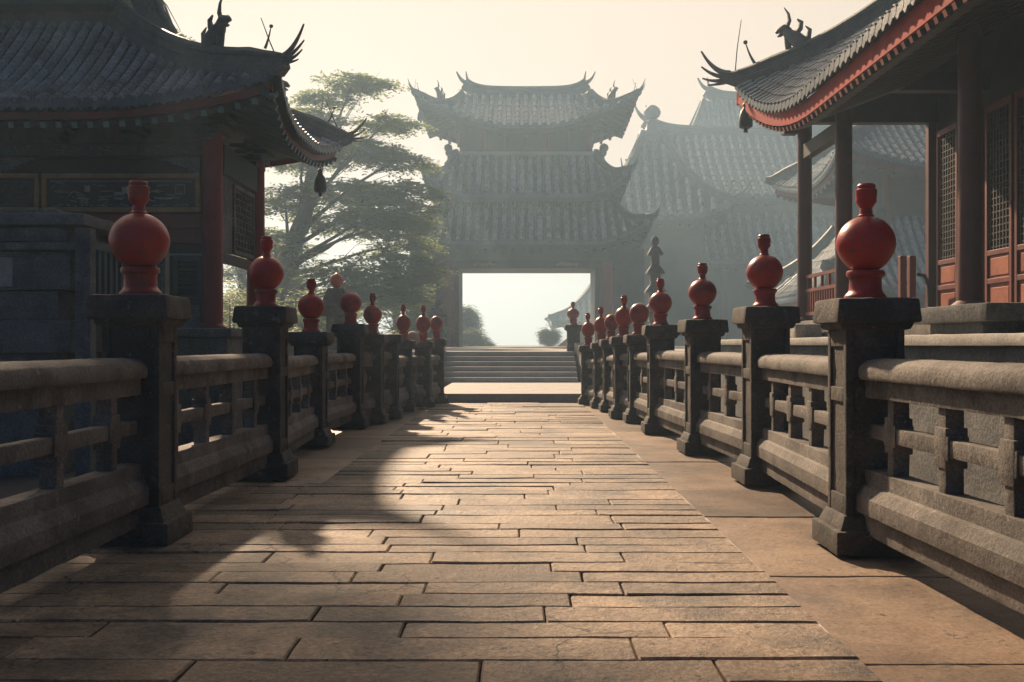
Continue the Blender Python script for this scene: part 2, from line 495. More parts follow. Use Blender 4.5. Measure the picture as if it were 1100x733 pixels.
tmpl = post_template()
LP = [(-2.13, 2.75, 1.37, 1), (-2.13, 5.42, 1.375, 1), (-2.10, 8.0, 1.415, 1), (-2.26, 10.5, 1.235, 1), (-2.23, 12.8, 1.37, 0), (-2.05, 13.55, 1.24, 1), (-1.93, 14.35, 1.25, -1),
      (-1.90, 16.0, 1.165, 1), (-1.66, 16.85, 1.155, 1), (-1.52, 18.0, 1.2, 0)]
RP = [(1.95, 2.7, 1.35, 1), (1.885, 5.2, 1.345, 1), (1.99, 7.7, 1.40, 1), (1.89, 9.8, 1.35, 1), (1.79, 12.0, 1.34, 1), (1.73, 13.7, 1.235, 0), (1.60, 14.5, 1.215, 1),
      (1.55, 15.9, 1.18, 0), (1.47, 16.8, 1.125, 1), (1.31, 17.7, 1.08, 1)]
LL = ['stone post with red orb beside the camera, just past the left frame edge',
      'largest red orb post on the left, in front of the gold framed panel',
      'left railing post whose red orb overlaps the red eave column and tree',
      'short left post with tall red knob standing before the tree trunk',
      'left post with bare red ball and no knob, right of the short post',
      'left post with small flattened red ball, next to the orbless post',
      'dark stone post without any red orb, squeezed among the left posts',
      'left post with slim red orb just beyond the orbless post',
      'left post with small pear shaped red orb, second from the gate stairs',
      'last left post with plain red ball, beside the gate stairs']
RL = ['stone post with red orb beside the camera, just past the right frame edge',
      'largest red orb post on the right, in front of the pavilion columns',
      'right railing post with red orb left of the dark pavilion columns',
      'third red orb post from the camera along the right railing',
      'fourth right post, with small red orb in front of the stone pagoda',
      'right post with bare red ball and no knob, left of the pagoda',
      'right post with small knobbed red orb covering another orb behind it',
      'right post whose plain red ball peeks out behind its neighbour',
      'right post with small red orb in front of the red gate column',
      'last right post with tiny red orb, at the foot of the gate stairs']
first = True
def put_post(x, y, h, knob, label, group, sxy=1.0):
    global first
    skip = () if knob == 1 else (('knob',) if knob == 0 else ('finial',))
    c = copy_tree(tmpl, None, skip)
    c.location = (x, y, 0); c.rotation_euler.z = random.uniform(-.03, .03)
    k = h / 1.36
    c.scale = (sxy, sxy, k)
    c['label'] = label; c['group'] = group
    for ch in c.children:
        if ch.name.startswith('finial'):
            f = random.uniform(.97, 1.06)
            ch.scale = (f / sxy * sxy, f / sxy * sxy, f / k)
            ch.rotation_euler = (random.uniform(-.02, .02), random.uniform(-.025, .025), random.uniform(0, 6))
    return c
random.seed(5)
posts = {}
for (pl, lab, side) in ((LP, LL, 'left'), (RP, RL, 'right')):
    for i, (x, y, h, kn) in enumerate(pl):
        s = 1.0 if y < 13 else (.92 if y < 15 else .85)
        c = put_post(x, y, h, kn, lab[i], 'red topped posts of the %s railing' % side, s)
        if side == 'left' and i == 1:
            for ch in c.children:
                if ch.name.startswith('finial'): ch.scale = (1.1, 1.1, 1.07)
c = put_post(1.52, 26.15, 1.34, 1, 'red topped post at the head of the stairs in the gateway', 'red topped posts of the right railing', 1.1)
c.location.z = .905 - .62
def kill(o):
    for ch in list(o.children): kill(ch)
    bpy.data.objects.remove(o)
kill(tmpl)

# ------------------------------------------------------------------ railing panels
def rail_panel(p0, p1, z, label, group, s0=.155, s1=.155, seed=0, near=True):
    a, c = Vector((*p0, 0)), Vector((*p1, 0))
    d = c - a; D = d.length; d.normalize()
    ang = math.atan2(d.y, d.x)
    t = thing('stone_railing', label, 'railing', a + d * s0, ang, group)
    L = D - s0 - s1
    k = z / 1.035
    cell = .06 if near else .14
    W_ = lambda amp, bw: (cell, amp, bw)
    e = .012
    b = MB(); b.box(-e, L + e, -.065, .065, .10 * k, .225 * k); b.build('sill', M['rail_stone'], t, wear=W_(.005, .01), seed=seed + 1)
    b = MB()
    pr = [(-.105, .22), (.105, .22), (.105, .305), (.078, .36), (.06, .368), (.06, .445), (-.06, .445), (-.06, .368), (-.078, .36), (-.105, .305)]
    n = len(pr)
    b.add([(-e, y, zz * k) for y, zz in pr] + [(L + e, y, zz * k) for y, zz in pr],
          [tuple(range(n))[::-1], tuple(range(n, 2 * n))] + [(i, (i + 1) % n, (i + 1) % n + n, i + n) for i in range(n)])
    b.build('bottom_rail', M['rail_stone'], t, wear=W_(.003, .006), seed=seed + 2, smooth=20)
    nb = max(1, round(L / .6))
    for i in range(nb):
        x = L * (i + .5) / nb
        b = MB()
        b.box(x - .036, x + .036, -.042, .042, .44 * k, .83 * k)
        b.box(x - .052, x + .052, -.051, .051, .555 * k, .735 * k)
        b.box(x - .068, x + .068, -.049, .049, .59 * k, .70 * k)
        b.build('baluster', M['rail_stone'], t, wear=W_(.004, .008), seed=seed + 3 + i)
    b = MB(); b.box(-e, L + e, -.038, .038, .605 * k, .682 * k); b.build('middle_rail', M['rail_stone'], t, wear=W_(.004, .008), seed=seed + 10)
    b = MB(); b.box(-e, L + e, -.06, .06, .82 * k, .915 * k); b.build('top_beam', M['rail_stone'], t, wear=W_(.004, .008), seed=seed + 11, smooth=20)
    b = MB()
    pr = [(-.1, .915), (.1, .915), (.108, .935), (.108, .975), (.095, 1.0), (.065, 1.02), (0, 1.028), (-.065, 1.02), (-.095, 1.0), (-.108, .975), (-.108, .935)]
    n = len(pr); xs = [(-.02, .8), (.0, .9), (.035, .97), (.08, 1), (L - .08, 1), (L - .035, .97), (L, .9), (L + .02, .8)]
    vs = [(x, y * q, (.905 + (zz - .905) * q) * k) for x, q in xs for y, zz in pr]
    b.add(vs, [tuple(range(n))[::-1], tuple(range((len(xs) - 1) * n, len(xs) * n))] +
          [(r * n + i, r * n + (i + 1) % n, (r + 1) * n + (i + 1) % n, (r + 1) * n + i) for r in range(len(xs) - 1) for i in range(n)])
    b.build('handrail', M['rail_stone'], t, wear=W_(.004, .004), seed=seed + 12)
    return t
names_l = ['left railing panel running out of the frame beside the camera', 'left railing panel between the two largest left orb posts', 'left railing panel before the short post with the tall knob',
           'left railing panel behind the short post, ending at the bare ball post', 'short left panel by the flattened ball post', 'very short left panel against the orbless post',
           'left panel beyond the orbless post', 'short far left panel by the pear shaped orb', 'farthest left panel, next to the gate stairs']
names_r = ['right railing panel running out of the frame beside the camera', 'sunlit right railing panel between the two largest right orb posts', 'right railing panel between the second and third orb posts',
           'right railing panel ending at the fourth orb post, before the pagoda', 'right railing panel from the fourth post to the knobless one', 'short right panel by the knobless post',
           'right panel behind the overlapping pair of orbs', 'short far right panel before the red gate column', 'farthest right panel, at the foot of the gate stairs']
for pl, nm, side in ((LP, names_l, 'left'), (RP, names_r, 'right')):
    for i in range(len(pl) - 1):
        (x0, y0, h0, _), (x1, y1, h1, _) = pl[i], pl[i + 1]
        q0 = .155 * (1 if y0 < 13 else (.92 if y0 < 15 else .85)); q1 = .155 * (1 if y1 < 13 else (.92 if y1 < 15 else .85))
        rail_panel((x0, y0), (x1, y1), min(1.035, min(h0, h1) - .24), nm[i], 'stone panels of the %s railing' % side, q0, q1, seed=i * 20 + (7 if side == 'left' else 300), near=y0 < 9)

# ------------------------------------------------------------------ roofs
class Roof:
    def __init__(s, cx, cy, hxe, hye, ze, hxt, hyt, zt, lift=.4, conc=.45, ext=.15, W=1.1, power=2.2):
        s.__dict__.update(locals())
    def pos(s, side, u, t):
        L, Lt, D, Dt = (s.hxe, s.hxt, s.hye, s.hyt) if side in 'FB' else (s.hye, s.hyt, s.hxe, s.hxt)
        wv = (L - abs(u)) / (L - Lt) if L - Lt > 1e-5 else 99
        cf = min(1.0, max(0.0, 1 - (wv - t) / s.W)) ** s.power
        q = (1 - t) ** 2
        z = s.ze + (s.zt - s.ze) * ((1 - s.conc) * t + s.conc * t * t) + s.lift * cf * q
        d = D + (Dt - D) * t + s.ext * cf * q
        uu = u + (1 if u > 0 else -1) * s.ext * cf * q
        x, y = {'F': (uu, -d), 'B': (-uu, d), 'R': (d, uu), 'L': (-d, -uu)}[side]
        return Vector((s.cx + x, s.cy + y, z))
    def lim(s, side):
        return (s.hxe, s.hxt) if side in 'FB' else (s.hye, s.hyt)
    def tiles(s, mb, sides='FBLR', spacing=.2, r=.055, tile=.26, seg=5, nt_=10, nu=24, thick=.1, drip=True):
        for side in sides:
            L, Lt = s.lim(side)
            top, bot = [], []
            for j in range(nt_ + 1):
                t = j / nt_
                xl = L - (L - Lt) * t
                for i in range(nu + 1):
                    p = s.pos(side, -xl + 2 * xl * i / nu, t)
                    top.append(tuple(p)); bot.append((p.x, p.y, p.z - thick))
            n = nu + 1
            fs = [(j * n + i, j * n + i + 1, (j + 1) * n + i + 1, (j + 1) * n + i) for j in range(nt_) for i in range(nu)]
            mb.tone = .22
            mb.add(top, fs); mb.add(bot, [f[::-1] for f in fs])
            k = len(mb.v)
            mb.add(top[:n] + bot[:n], [(i, n + i, n + i + 1, i + 1) for i in range(nu)])
            cnt = int(2 * L / spacing)
            for q in range(cnt + 1):
                mb.tone = random.uniform(1.7, 2.5)
                u = -L + (2 * L) * (q + .5) / (cnt + 1)
                tm = 1.0 if abs(u) <= Lt else (L - abs(u)) / (L - Lt)
                if tm < .03: continue
                slope_len = (s.pos(side, u, 0) - s.pos(side, u, tm)).length
                nn = max(1, int(slope_len / tile))
                ax = (s.pos(side, u + .01, 0) - s.pos(side, u - .01, 0)).normalized()
                vs, fs = [], []
                for e in range(nn):
                    for (tt, rr) in ((tm * e / nn, r * 1.17), (tm * (e + 1) / nn, r * .9)):
                        p = s.pos(side, u, tt)
                        tg = (s.pos(side, u, min(1, tt + .02)) - s.pos(side, u, max(0, tt - .02))).normalized()
                        a2 = (ax - tg * ax.dot(tg)).normalized()
                        nm = a2.cross(tg)
                        if nm.z < 0: nm = -nm
                        for i in range(seg + 1):
                            a = math.pi * i / seg
                            vs.append(tuple(p + a2 * (math.cos(a) * rr) + nm * (math.sin(a) * rr * 1.1 - .006)))
                m_ = seg + 1
                for e in range(nn * 2 - 1):
                    for i in range(seg):
                        fs.append((e * m_ + i, e * m_ + i + 1, (e + 1) * m_ + i + 1, (e + 1) * m_ + i))
                mb.add(vs, fs)
                # round end tile
                mb.tone = .55
                p = s.pos(side, u, 0)
                od = {'F': (0, -1), 'B': (0, 1), 'R': (1, 0), 'L': (-1, 0)}[side]
                od = Vector((od[0], od[1], 0))
                ax2 = Vector((ax.x, ax.y, ax.z))
                vs = []
                for dd in (-.02, .025):
                    for i in range(8):
                        a = 2 * math.pi * i / 8
                        vs.append(tuple(p + od * dd + ax2 * (math.cos(a) * r * 1.25) + Vector((0, 0, math.sin(a) * r * 1.25 + r * .1))))
                mb.add(vs, [tuple(range(8, 16)), tuple(range(8))[::-1]] + [(i, (i + 1) % 8, 8 + (i + 1) % 8, 8 + i) for i in range(8)])
                if drip:
                    un = u + L / (cnt + 1)
                    if abs(un) < L:
                        p = s.pos(side, un, 0)
                        hw = spacing * .42
                        pts = [(-hw, .02), (hw, .02), (hw * .9, -.05), (0, -.115), (-hw * .9, -.05)]
                        vs = [tuple(p + od * dd + ax2 * a + Vector((0, 0, c_))) for dd in (-.005, .022) for a, c_ in pts]
                        mb.add(vs, [(0, 1, 2, 3, 4), (9, 8, 7, 6, 5)] + [(i, (i + 1) % 5, 5 + (i + 1) % 5, 5 + i) for i in range(5)])
        return mb
    def corner_path(s, sx, sy, n=14, t0=0.0, t1=1.0):
        pts = []
        side = 'F' if sy < 0 else 'B'
        L, Lt = s.lim(side)
        for i in range(n + 1):
            t = t0 + (t1 - t0) * i / n
            u = (L - (L - Lt) * t) * (sx if side == 'F' else -sx)
            pts.append(s.pos(side, u, t))
        return pts
    def eave_path(s, side, n=30, inset=0.0, drop=0.0, u0=None, u1=None):
        L, Lt = s.lim(side)
        D = s.hye if side in 'FB' else s.hxe
        Dt = s.hyt if side in 'FB' else s.hxt
        t = inset / math.hypot(D - Dt, s.zt - s.ze)
        xl = L - (L - Lt) * t
        pts = []
        for i in range(n + 1):
            p = s.pos(side, -xl + 2 * xl * i / n, t)
            pts.append(p + Vector((0, 0, -drop)))
        return pts

RIDGE = [(-1, -.3), (-1, .25), (-.72, .32), (-.72, .62), (-.95, .7), (-.95, .82), (-.5, 1), (.5, 1), (.95, .82), (.95, .7), (.72, .62), (.72, .32), (1, .25), (1, -.3)]
def ridge_prof(w_, h_):
    return [(a * w_, b * h_) for a, b in RIDGE]

def horn(mb, base, dirv, length, r0, curl=.8, n=8, fine=8, lateral=0.0):
    """a tapered horn that leaves base along dirv and curls upward"""
    d = Vector(dirv).normalized()
    p = Vector(base); pts, rad = [], []
    side = d.cross(Vector((0, 0, 1)))
    for i in range(n + 1):
        f = i / n
        pts.append(tuple(p)); rad.append(max(.006, r0 * (1 - f * .72)))
        dd = (d + Vector((0, 0, 1)) * curl * f * 1.6 + side * lateral * f).normalized()
        p = p + dd * (length / n)
    mb.tube(pts, rad, fine)
    return pts[-1]

def beast(mb, p, dirv, s):
    """a crouching ridge animal: haunch, chest, head with open jaw, mane and a tall horn"""
    d = Vector(dirv); d.z = 0; d.normalize(); p = Vector(p); up = Vector((0, 0, 1))
    A = lambda f, h: tuple(p + d * f * s + up * h * s)
    mb.tube([A(-.35, 0), A(-.3, .25), A(-.1, .45), A(.12, .62), A(.26, .8)], [.26 * s, .28 * s, .25 * s, .2 * s, .12 * s], 9)
    mb.tube([A(.12, .0), A(.16, .3), A(.14, .55)], [.11 * s, .12 * s, .15 * s], 8)
    mb.tube([A(.1, .72), A(.3, .86), A(.5, .84), A(.62, .78)], [.13 * s, .16 * s, .11 * s, .05 * s], 8)
    mb.tube([A(.3, .72), A(.46, .66), A(.56, .64)], [.07 * s, .06 * s, .025 * s], 6)
    mb.tube([A(.2, .9), A(.1, 1.1), A(.14, 1.35), A(.3, 1.6)], [.08 * s, .07 * s, .045 * s, .015 * s], 6)
    mb.tube([A(-.1, .55), A(-.3, .75), A(-.34, .95), A(-.2, 1.08)], [.1 * s, .1 * s, .08 * s, .03 * s], 6)
    mb.tube([A(-.35, .15), A(-.6, .35), A(-.66, .62), A(-.5, .78)], [.1 * s, .1 * s, .07 * s, .02 * s], 6)

def add_ridges(rf, parent, w_, h_, corners, material, horns=True, hs=1.0, beast_at=None, rods=False, n=14, ext_tip=.25):
    for (sx, sy) in corners:
        pts = rf.corner_path(sx, sy, n)
        tip = pts[0]; dv = (pts[0] - pts[2]); dv.z *= .4; dv.normalize()
        path = [tip + dv * ext_tip * hs + Vector((0, 0, .22 * ext_tip * hs * 2))] + pts
        path = [p + Vector((0, 0, .02)) for p in path]
        b = MB(); b.sweep(path, ridge_prof(w_, h_), [.5, .72, .85] + [1] * (len(path) - 3))
        o = b.build('hip_ridge', material, parent, smooth=30)
        if horns:
            hb = MB()
            base = path[0] + Vector((0, 0, h_ * .3))
            for (dz, ln, lat, r0, cu) in ((.55, 1.0, .0, .075, .9), (.25, .8, -.12, .065, .55), (.0, .75, .14, .06, .35), (-.18, .55, .0, .055, .2)):
                horn(hb, base - dv * .12 * hs + Vector((0, 0, dz * .22 * hs - .1 * hs)), dv + Vector((0, 0, dz * .6)), ln * hs, r0 * hs, cu, lateral=lat)
            q = horn(hb, pts[1] + Vector((0, 0, h_)), dv * .35 + Vector((0, 0, .55)), .55 * hs, .035 * hs, .6)
            hb.lathe([(0.001, -.05 * hs), (.04 * hs, -.03 * hs), (.05 * hs, 0), (.04 * hs, .03 * hs), (.001, .05 * hs)], q, 8)
            hb.build('eave_horn', material, parent, smooth=40)
        if rods:
            rb = MB(); q = pts[0]
            rb.tube([q + Vector((0, 0, .1)), q + Vector((-.06, 0, .75 * hs)) - dv * .12, q + Vector((-.1, 0, 1.35 * hs)) - dv * .25], [.011, .009, .006], 5)
            rb.build('lightning_rod', M['iron'], parent)
        if beast_at:
            bb = MB(); k = beast_at[0] * n; i = int(k)
            p = pts[i].lerp(pts[i + 1], k - i)
            beast(bb, p + Vector((0, 0, h_ * .9)), dv, beast_at[1])
            bb.build('ridge_beast', material, parent, smooth=45)

def bell(name, p, s, label):
    b = MB()
    b.tube([p + Vector((0, 0, .42 * s)), p + Vector((0, 0, .2 * s))], .014 * s, 6)
    b.lathe([(.001, -.2 * s), (.075 * s, -.2 * s), (.12 * s, -.17 * s), (.125 * s, -.1 * s), (.11 * s, .03 * s), (.085 * s, .11 * s), (.05 * s, .15 * s), (.045 * s, .2 * s), (.06 * s, .22 * s), (.03 * s, .26 * s), (.001, .27 * s)], p, 16)
    b.tube([p + Vector((0, 0, -.19 * s)), p + Vector((0, 0, -.27 * s))], [.03 * s, .04 * s], 8)
    return tag(b.build(name, M['iron'], smooth=40), label, 'bell')

def rafters(rf, side, mb, spacing, length, size, drop, rise, u0=-99, u1=99, ends=None, mats=None):
    L, Lt = rf.lim(side)
    n = int(2 * L / spacing)
    od = {'F': (0, 1), 'B': (0, -1), 'R': (-1, 0), 'L': (1, 0)}[side]
    for i in range(n + 1):
        u = -L + 2 * L * (i + .5) / (n + 1)
        if not (u0 <= u <= u1): continue
        if ends == 'each': mb = MB()
        p = rf.pos(side, u, 0.0)
        ln = min(length, max(.25, (L - abs(u)) * .9 + .2))
        a = p + Vector((od[0] * .08, od[1] * .08, -drop))
        q = p + Vector((od[0] * ln, od[1] * ln, -drop + rise * ln))
        mb.obox(a, q, size, size)
        if ends == 'each':
            o = mb.build('rafter', mats[0])
            o.data.materials.append(mats[1])
            o.data.polygons[0].material_index = 1

# ------------------------------------------------------------------ left pavilion
lp = thing('pavilion', 'grey tiled pavilion with red column and gold framed panel at left', 'pavilion', (-10, 16.35, -.3))
def child(b, name, m, parent, **k):
    """build in world coordinates and parent keeping place"""
    o = b.build(name, m, None, **k)
    o.parent = parent
    o.matrix_parent_inverse = (parent.matrix_basis if parent.parent is None else parent.matrix_basis).inverted()
    return o
# (parents below sit at the thing's base; roof and other parents have identity transforms)
def part(b, name, m, root, **k):
    off = root.location
    b.v = [(v[0] - off.x, v[1] - off.y, v[2] - off.z) for v in b.v]
    return b.build(name, m, root, **k)
class Sub:
    """collects children of a part that itself sits at its root's origin"""
def reparent(obs, parent, off):
    for o in obs:
        o.parent = parent
        o.data.transform(Matrix.Translation(-off))

def built_roof(root, rf, sides, mtile, mridge, tiles_kw, ridge_kw=None, corners=((1, -1), (-1, -1), (1, 1), (-1, 1)), main_ridge=None, fascia=None, raft=None, name='roof'):
    off = Vector(root.location)
    mb = rf.tiles(MB(), sides, **tiles_kw)
    roof = part(mb, name, mtile, root, smooth=35)
    before = set(col.objects)
    if ridge_kw: add_ridges(rf, None, corners=corners, material=mridge, **ridge_kw)
    if main_ridge:
        w_, h_, curl, orn = main_ridge
        along_x = rf.hxt >= rf.hyt
        Lr = rf.hxt if along_x else rf.hyt
        pts = []
        for i in range(25):
            f = -1 + 2 * i / 24
            z = rf.zt + curl * abs(f) ** 6 + .06 * abs(f) ** 2
            pts.append((rf.cx + f * Lr, rf.cy, z) if along_x else (rf.cx, rf.cy + f * Lr, z))
        b = MB(); b.sweep(pts, ridge_prof(w_, h_))
        b.build('main_ridge', mridge, None, smooth=30)
        if orn:
            for sgn in (-1, 1):
                b = MB(); e = Vector(pts[0] if sgn < 0 else pts[-1]); dv = Vector((sgn, 0, 0)) if along_x else Vector((0, sgn, 0))
                horn(b, e + Vector((0, 0, h_ * .4)) - dv * .2 * orn, dv * .7 + Vector((0, 0, .3)), orn, .16 * orn, 1.2)
                horn(b, e + Vector((0, 0, h_ * .7)) - dv * .3 * orn, dv * .2 + Vector((0, 0, 1)), orn * .6, .09 * orn, .2, lateral=.0)
                b.build('ridge_end', mridge, None, smooth=40)
    if fascia:
        mf, hgt, inset, drop = fascia
        for side in sides:
            b = MB(); b.sweep(rf.eave_path(side, 36, inset, drop), [(-.02, -hgt), (.02, -hgt), (.02, 0), (-.02, 0)])
            b.build('fascia_board', mf, None)
    if raft:
        for side in (raft.get('sides') or sides):
            b = MB()
            rafters(rf, side, b, raft['spacing'], raft['length'], raft['size'], raft['drop'], raft['rise'], ends='each' if raft.get('end') else None, mats=(raft['mat'], raft.get('end')))
            if not raft.get('end'): b.build('soffit_slats', raft['mat'], None)
    reparent([o for o in col.objects if o not in before], roof, off)
    for o in [o for o in roof.children if o.name.startswith('soffit_slats')]: join_into(roof, o)
    return roof

LR = Roof(-10.0, 16.35, 6.4, 2.35, 4.62, 3.16, .12, 6.55, lift=.42, conc=.42, ext=.16, W=.9)
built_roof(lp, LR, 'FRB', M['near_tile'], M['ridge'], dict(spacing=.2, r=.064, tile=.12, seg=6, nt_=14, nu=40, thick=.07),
           dict(w_=.13, h_=.36, hs=.6, beast_at=(.33, .52), rods=True), corners=((1, -1), (1, 1)),
           main_ridge=(.2, .85, 0, 0), fascia=(M['red_wood'], .10, .16, .17),
           raft=dict(spacing=.235, length=1.15, size=.085, drop=.30, rise=.36, mat=M['teal_wood'], end=M['teal_end'], sides='FR'))
UR = Roof(-10.0, 16.35, 3.3, 1.2, 7.6, 3.1, .1, 9.1, lift=.2, conc=.4, ext=.1)
built_roof(lp, UR, 'FBR', M['tile'], M['ridge'], dict(spacing=.2, r=.055, tile=.3, seg=4, nt_=8, nu=20, thick=.1), dict(w_=.14, h_=.3, horns=False), corners=((1, -1), (1, 1)), main_ridge=(.16, .4, .1, .5), name='upper_roof')
b = MB(); b.box(-13.5, -6.75, 15.75, 16.95, 6.7, 7.7); part(b, 'clerestory', M['teal_wood'], lp)
b = MB(); b.sweep([(-6.2, 16.6, 6.35), (-6.4, 16.5, 6.7), (-6.55, 16.45, 7.1), (-6.63, 16.4, 7.6), (-6.65, 16.4, 8.2)], ridge_prof(.13, .35)); part(b, 'gable_ridge', M['ridge'], lp, smooth=30)

FY = 15.2
def lbox(name, m, x0, x1, z0, z1, y0=FY, y1=FY + .12, bev=.008, root=lp):
    b = MB(); b.box(x0, x1, y0, y1, z0, z1); return part(b, name, m, root, bevel=bev)
XL0, XC = -13.0, -4.84
for (x, y, m_) in ((XC, FY, 'red_column'), (-9.3, FY, 'red_column'), (-4.78, 17.5, 'red_wood')):
    b = MB(); b.lathe([(.22, 1.32), (.22, 1.38), (.165, 1.43), (.162, 2.5), (.158, 4.0), (.155, 4.75)], (x, y, 0), 24); part(b, 'column', M[m_], lp, smooth=40)
cl, cr = -9.14, -5.0
lbox('eave_purlin', M['teal_wood'], XL0, -4.5, 4.62, 4.86, FY - .1, FY + .1)
lbox('frieze_board', M['teal_wood'], XL0, XC, 4.27, 4.62)
for (a, c_) in ((-8.05, -7.75), (-7.35, -6.55), (-6.42, -5.5), (-5.3, -5.02)):        # thin outlined fields on the frieze
    b = MB()
    for (x0, x1, z0, z1) in ((a, c_, 4.33, 4.343), (a, c_, 4.53, 4.543), (a, a + .012, 4.343, 4.53), (c_ - .012, c_, 4.343, 4.53)):
        b.box(x0, x1, FY - .012, FY - .001, z0, z1)
    part(b, 'frieze_moulding', M['red_wood'], lp)
pb = lbox('painted_beam', M['teal_wood'], XL0, XC, 4.07, 4.25, FY - .08, FY + .14)
random.seed(11)
mk, rd = MB(), MB()
for x0, x1 in ((-8.6, -7.62), (-7.52, -5.98), (-5.9, -5.05)):
    for k in range(46):
        x = random.uniform(x0 + .05, x1 - .1); z = random.uniform(4.09, 4.22); l_ = random.uniform(.015, .07)
        mk.box(x, x + l_, FY - .088, FY - .079, z, z + random.uniform(.006, .014))
    for (a, c_, z0, z1) in ((x0, x1, 4.075, 4.085), (x0, x1, 4.235, 4.245), (x0, x0 + .015, 4.09, 4.23), (x1 - .015, x1, 4.09, 4.23)):
        rd.box(a, c_, FY - .09, FY - .078, z0, z1)
join_into(pb, part(mk, 'painted_pattern', M['dark_stone'], lp)); join_into(pb, part(rd, 'beam_border', M['red_wood'], lp))
lbox('dark_backing', M['dark_wood'], XL0, XC, 1.4, 4.06, FY + .15, FY + .22)
for (xa, sgn) in ((-8.25, 1), (-5.02, -1)):                                            # carved bracket wedges under the beam
    b = MB()
    for k in range(9):
        f = k / 9
        b.box(min(xa, xa + sgn * .1) + sgn * .085 * k, max(xa, xa + sgn * .1) + sgn * .085 * k, FY - .05, FY + .03, 4.055 - .26 * (1 - f) ** 1.5, 4.06 - .012 * k / 9)
    for k in range(60):
        x = xa + sgn * random.uniform(.02, .7); z = 4.05 - random.uniform(.0, .24 * (1 - abs(x - xa) / .8))
        b.box(x, x + .025, FY - .062, FY - .05, z, z + .018)
    part(b, 'carved_bracket', M['dark_stone'], lp)
# gold framed tablets
for x0, x1 in ((-9.05, -7.56), (-7.52, -5.02)):
    z0, z1 = 3.19, 3.80
    b = MB(); b.box(x0 + .05, x1 - .05, FY - .02, FY + .05, z0 + .05, z1 - .05); pn = part(b, 'relief_panel', M['dark_wood'], lp)
    b = MB(); f = .075
    for (a, c_, e, h) in ((x0, x1, z1 - f, z1), (x0, x1, z0, z0 + f), (x0, x0 + f, z0 + f, z1 - f), (x1 - f, x1, z0 + f, z1 - f)):
        b.box(a, c_, FY - .07, FY + .03, e, h)
    fr = part(b, 'gilded_frame', M['gold'], lp, bevel=.012); fr.parent = pn
    b = MB()
    def stroke(x, z, dx, dz, w_=.014):
        b.obox((x, FY - .027, z), (x + dx, FY - .027, z + dz), w_, .014, up=Vector((0, 1, 0)))
    x = x0 + .14
    while x < x1 - .25:                                                               # relief of eroded strokes, bricks and figures
        kind = random.random()
        if kind < .35:
            for k in range(random.randint(2, 5)):
                stroke(x + random.uniform(0, .05), random.uniform(z0 + .14, z1 - .14), random.uniform(.06, .22), random.uniform(-.015, .015))
        elif kind < .6:
            zz = random.uniform(z0 + .15, z1 - .3)
            stroke(x, zz, .14, 0); stroke(x, zz, 0, .14); stroke(x + .14, zz, 0, .14); stroke(x, zz + .14, .14, .01)
        elif kind < .85:
            zz = random.uniform(z0 + .2, z1 - .2)
            stroke(x, zz, .1, .09); stroke(x + .1, zz + .09, .12, -.03); stroke(x + .05, zz - .05, .1, -.02)
        else:
            zz = random.uniform(z0 + .2, z1 - .25)
            b.box(x, x + .09, FY - .034, FY - .019, zz, zz + .1)
        x += random.uniform(.12, .24)
    for k in range(70):
        xx = random.uniform(x0 + .12, x1 - .2); zz = random.choice((z0 + .1, z0 + .12, random.uniform(z0 + .12, z1 - .12)))
        stroke(xx, zz, random.uniform(.012, .05), random.uniform(-.012, .012), .01)
    stroke(x0 + .12, z1 - .12, x1 - x0 - .25, 0, .012)
    rl = part(b, 'carved_relief', M['pale_mark'] if x0 > -8 else M['dark_stone'], lp); rl.parent = pn
lbox('red_beam', M['red_wood'], XL0, -5.0, 2.94, 3.16, FY - .05, FY + .1)
lbox('lower_beam', M['red_wood'], XL0, -5.0, 2.70, 2.935, FY + .02, FY + .12)
lbox('door_rail', M['pale_mark'], -6.6, -5.0, 2.515, 2.54, FY + .04, FY + .1)
for x0, x1 in ((-7.6, -6.85), (-6.8, -6.1), (-6.05, -5.52), (-5.47, -5.02)):
    b = MB()
    b.box(x0, x0 + .07, FY + .03, FY + .1, 1.72, 2.5); b.box(x1 - .07, x1, FY + .03, FY + .1, 1.72, 2.5)
    b.box(x0 + .07, x1 - .07, FY + .03, FY + .1, 1.72, 1.8); b.box(x0 + .07, x1 - .07, FY + .03, FY + .1, 2.42, 2.5)
    for k in range(8):
        z = 1.84 + k * .072
        b.add([(x0 + .07, FY + .04, z), (x1 - .07, FY + .04, z), (x1 - .07, FY + .1, z + .055), (x0 + .07, FY + .1, z + .055)], [(0, 1, 2, 3)])
    part(b, 'shutter', M['teal_wood'], lp)
lbox('base_wall', M['dark_stone'], XL0, -5.02, 1.32, 1.72, FY - .02, FY + .14)
# right flank: beams, pale panel, lattice, open below
SX = -4.78
b = MB(); b.box(SX - .08, SX + .08, FY + .17, 17.34, 3.85, 4.3); part(b, 'side_beam', M['teal_wood'], lp, bevel=.01)
b = MB(); b.box(SX - .05, SX + .05, FY + .17, 17.34, 2.42, 2.58); part(b, 'side_beam', M['dark_wood'], lp, bevel=.01)
b = MB(); b.box(SX - .02, SX + .02, FY + .2, FY + .8, 2.6, 3.82); part(b, 'plaster_panel', M['dark_stone'], lp)
b = MB()
y0, y1, z0, z1 = FY + .85, 17.3, 2.62, 3.8
for (a, c_, e, h) in ((y0, y1, z0, z0 + .07), (y0, y1, z1 - .07, z1), (y0, y0 + .07, z0 + .07, z1 - .07), (y1 - .07, y1, z0 + .07, z1 - .07)):
    b.box(SX - .04, SX + .04, a, c_, e, h)
for k in range(12):
    yy = y0 + .1 + k * (y1 - y0 - .2) / 11
    b.obox((SX, yy, z0 + .07), (SX, min(y1 - .07, max(y0 + .07, yy + (.35 if k % 2 else -.35))), z1 - .07), .022, .03, up=Vector((1, 0, 0)))
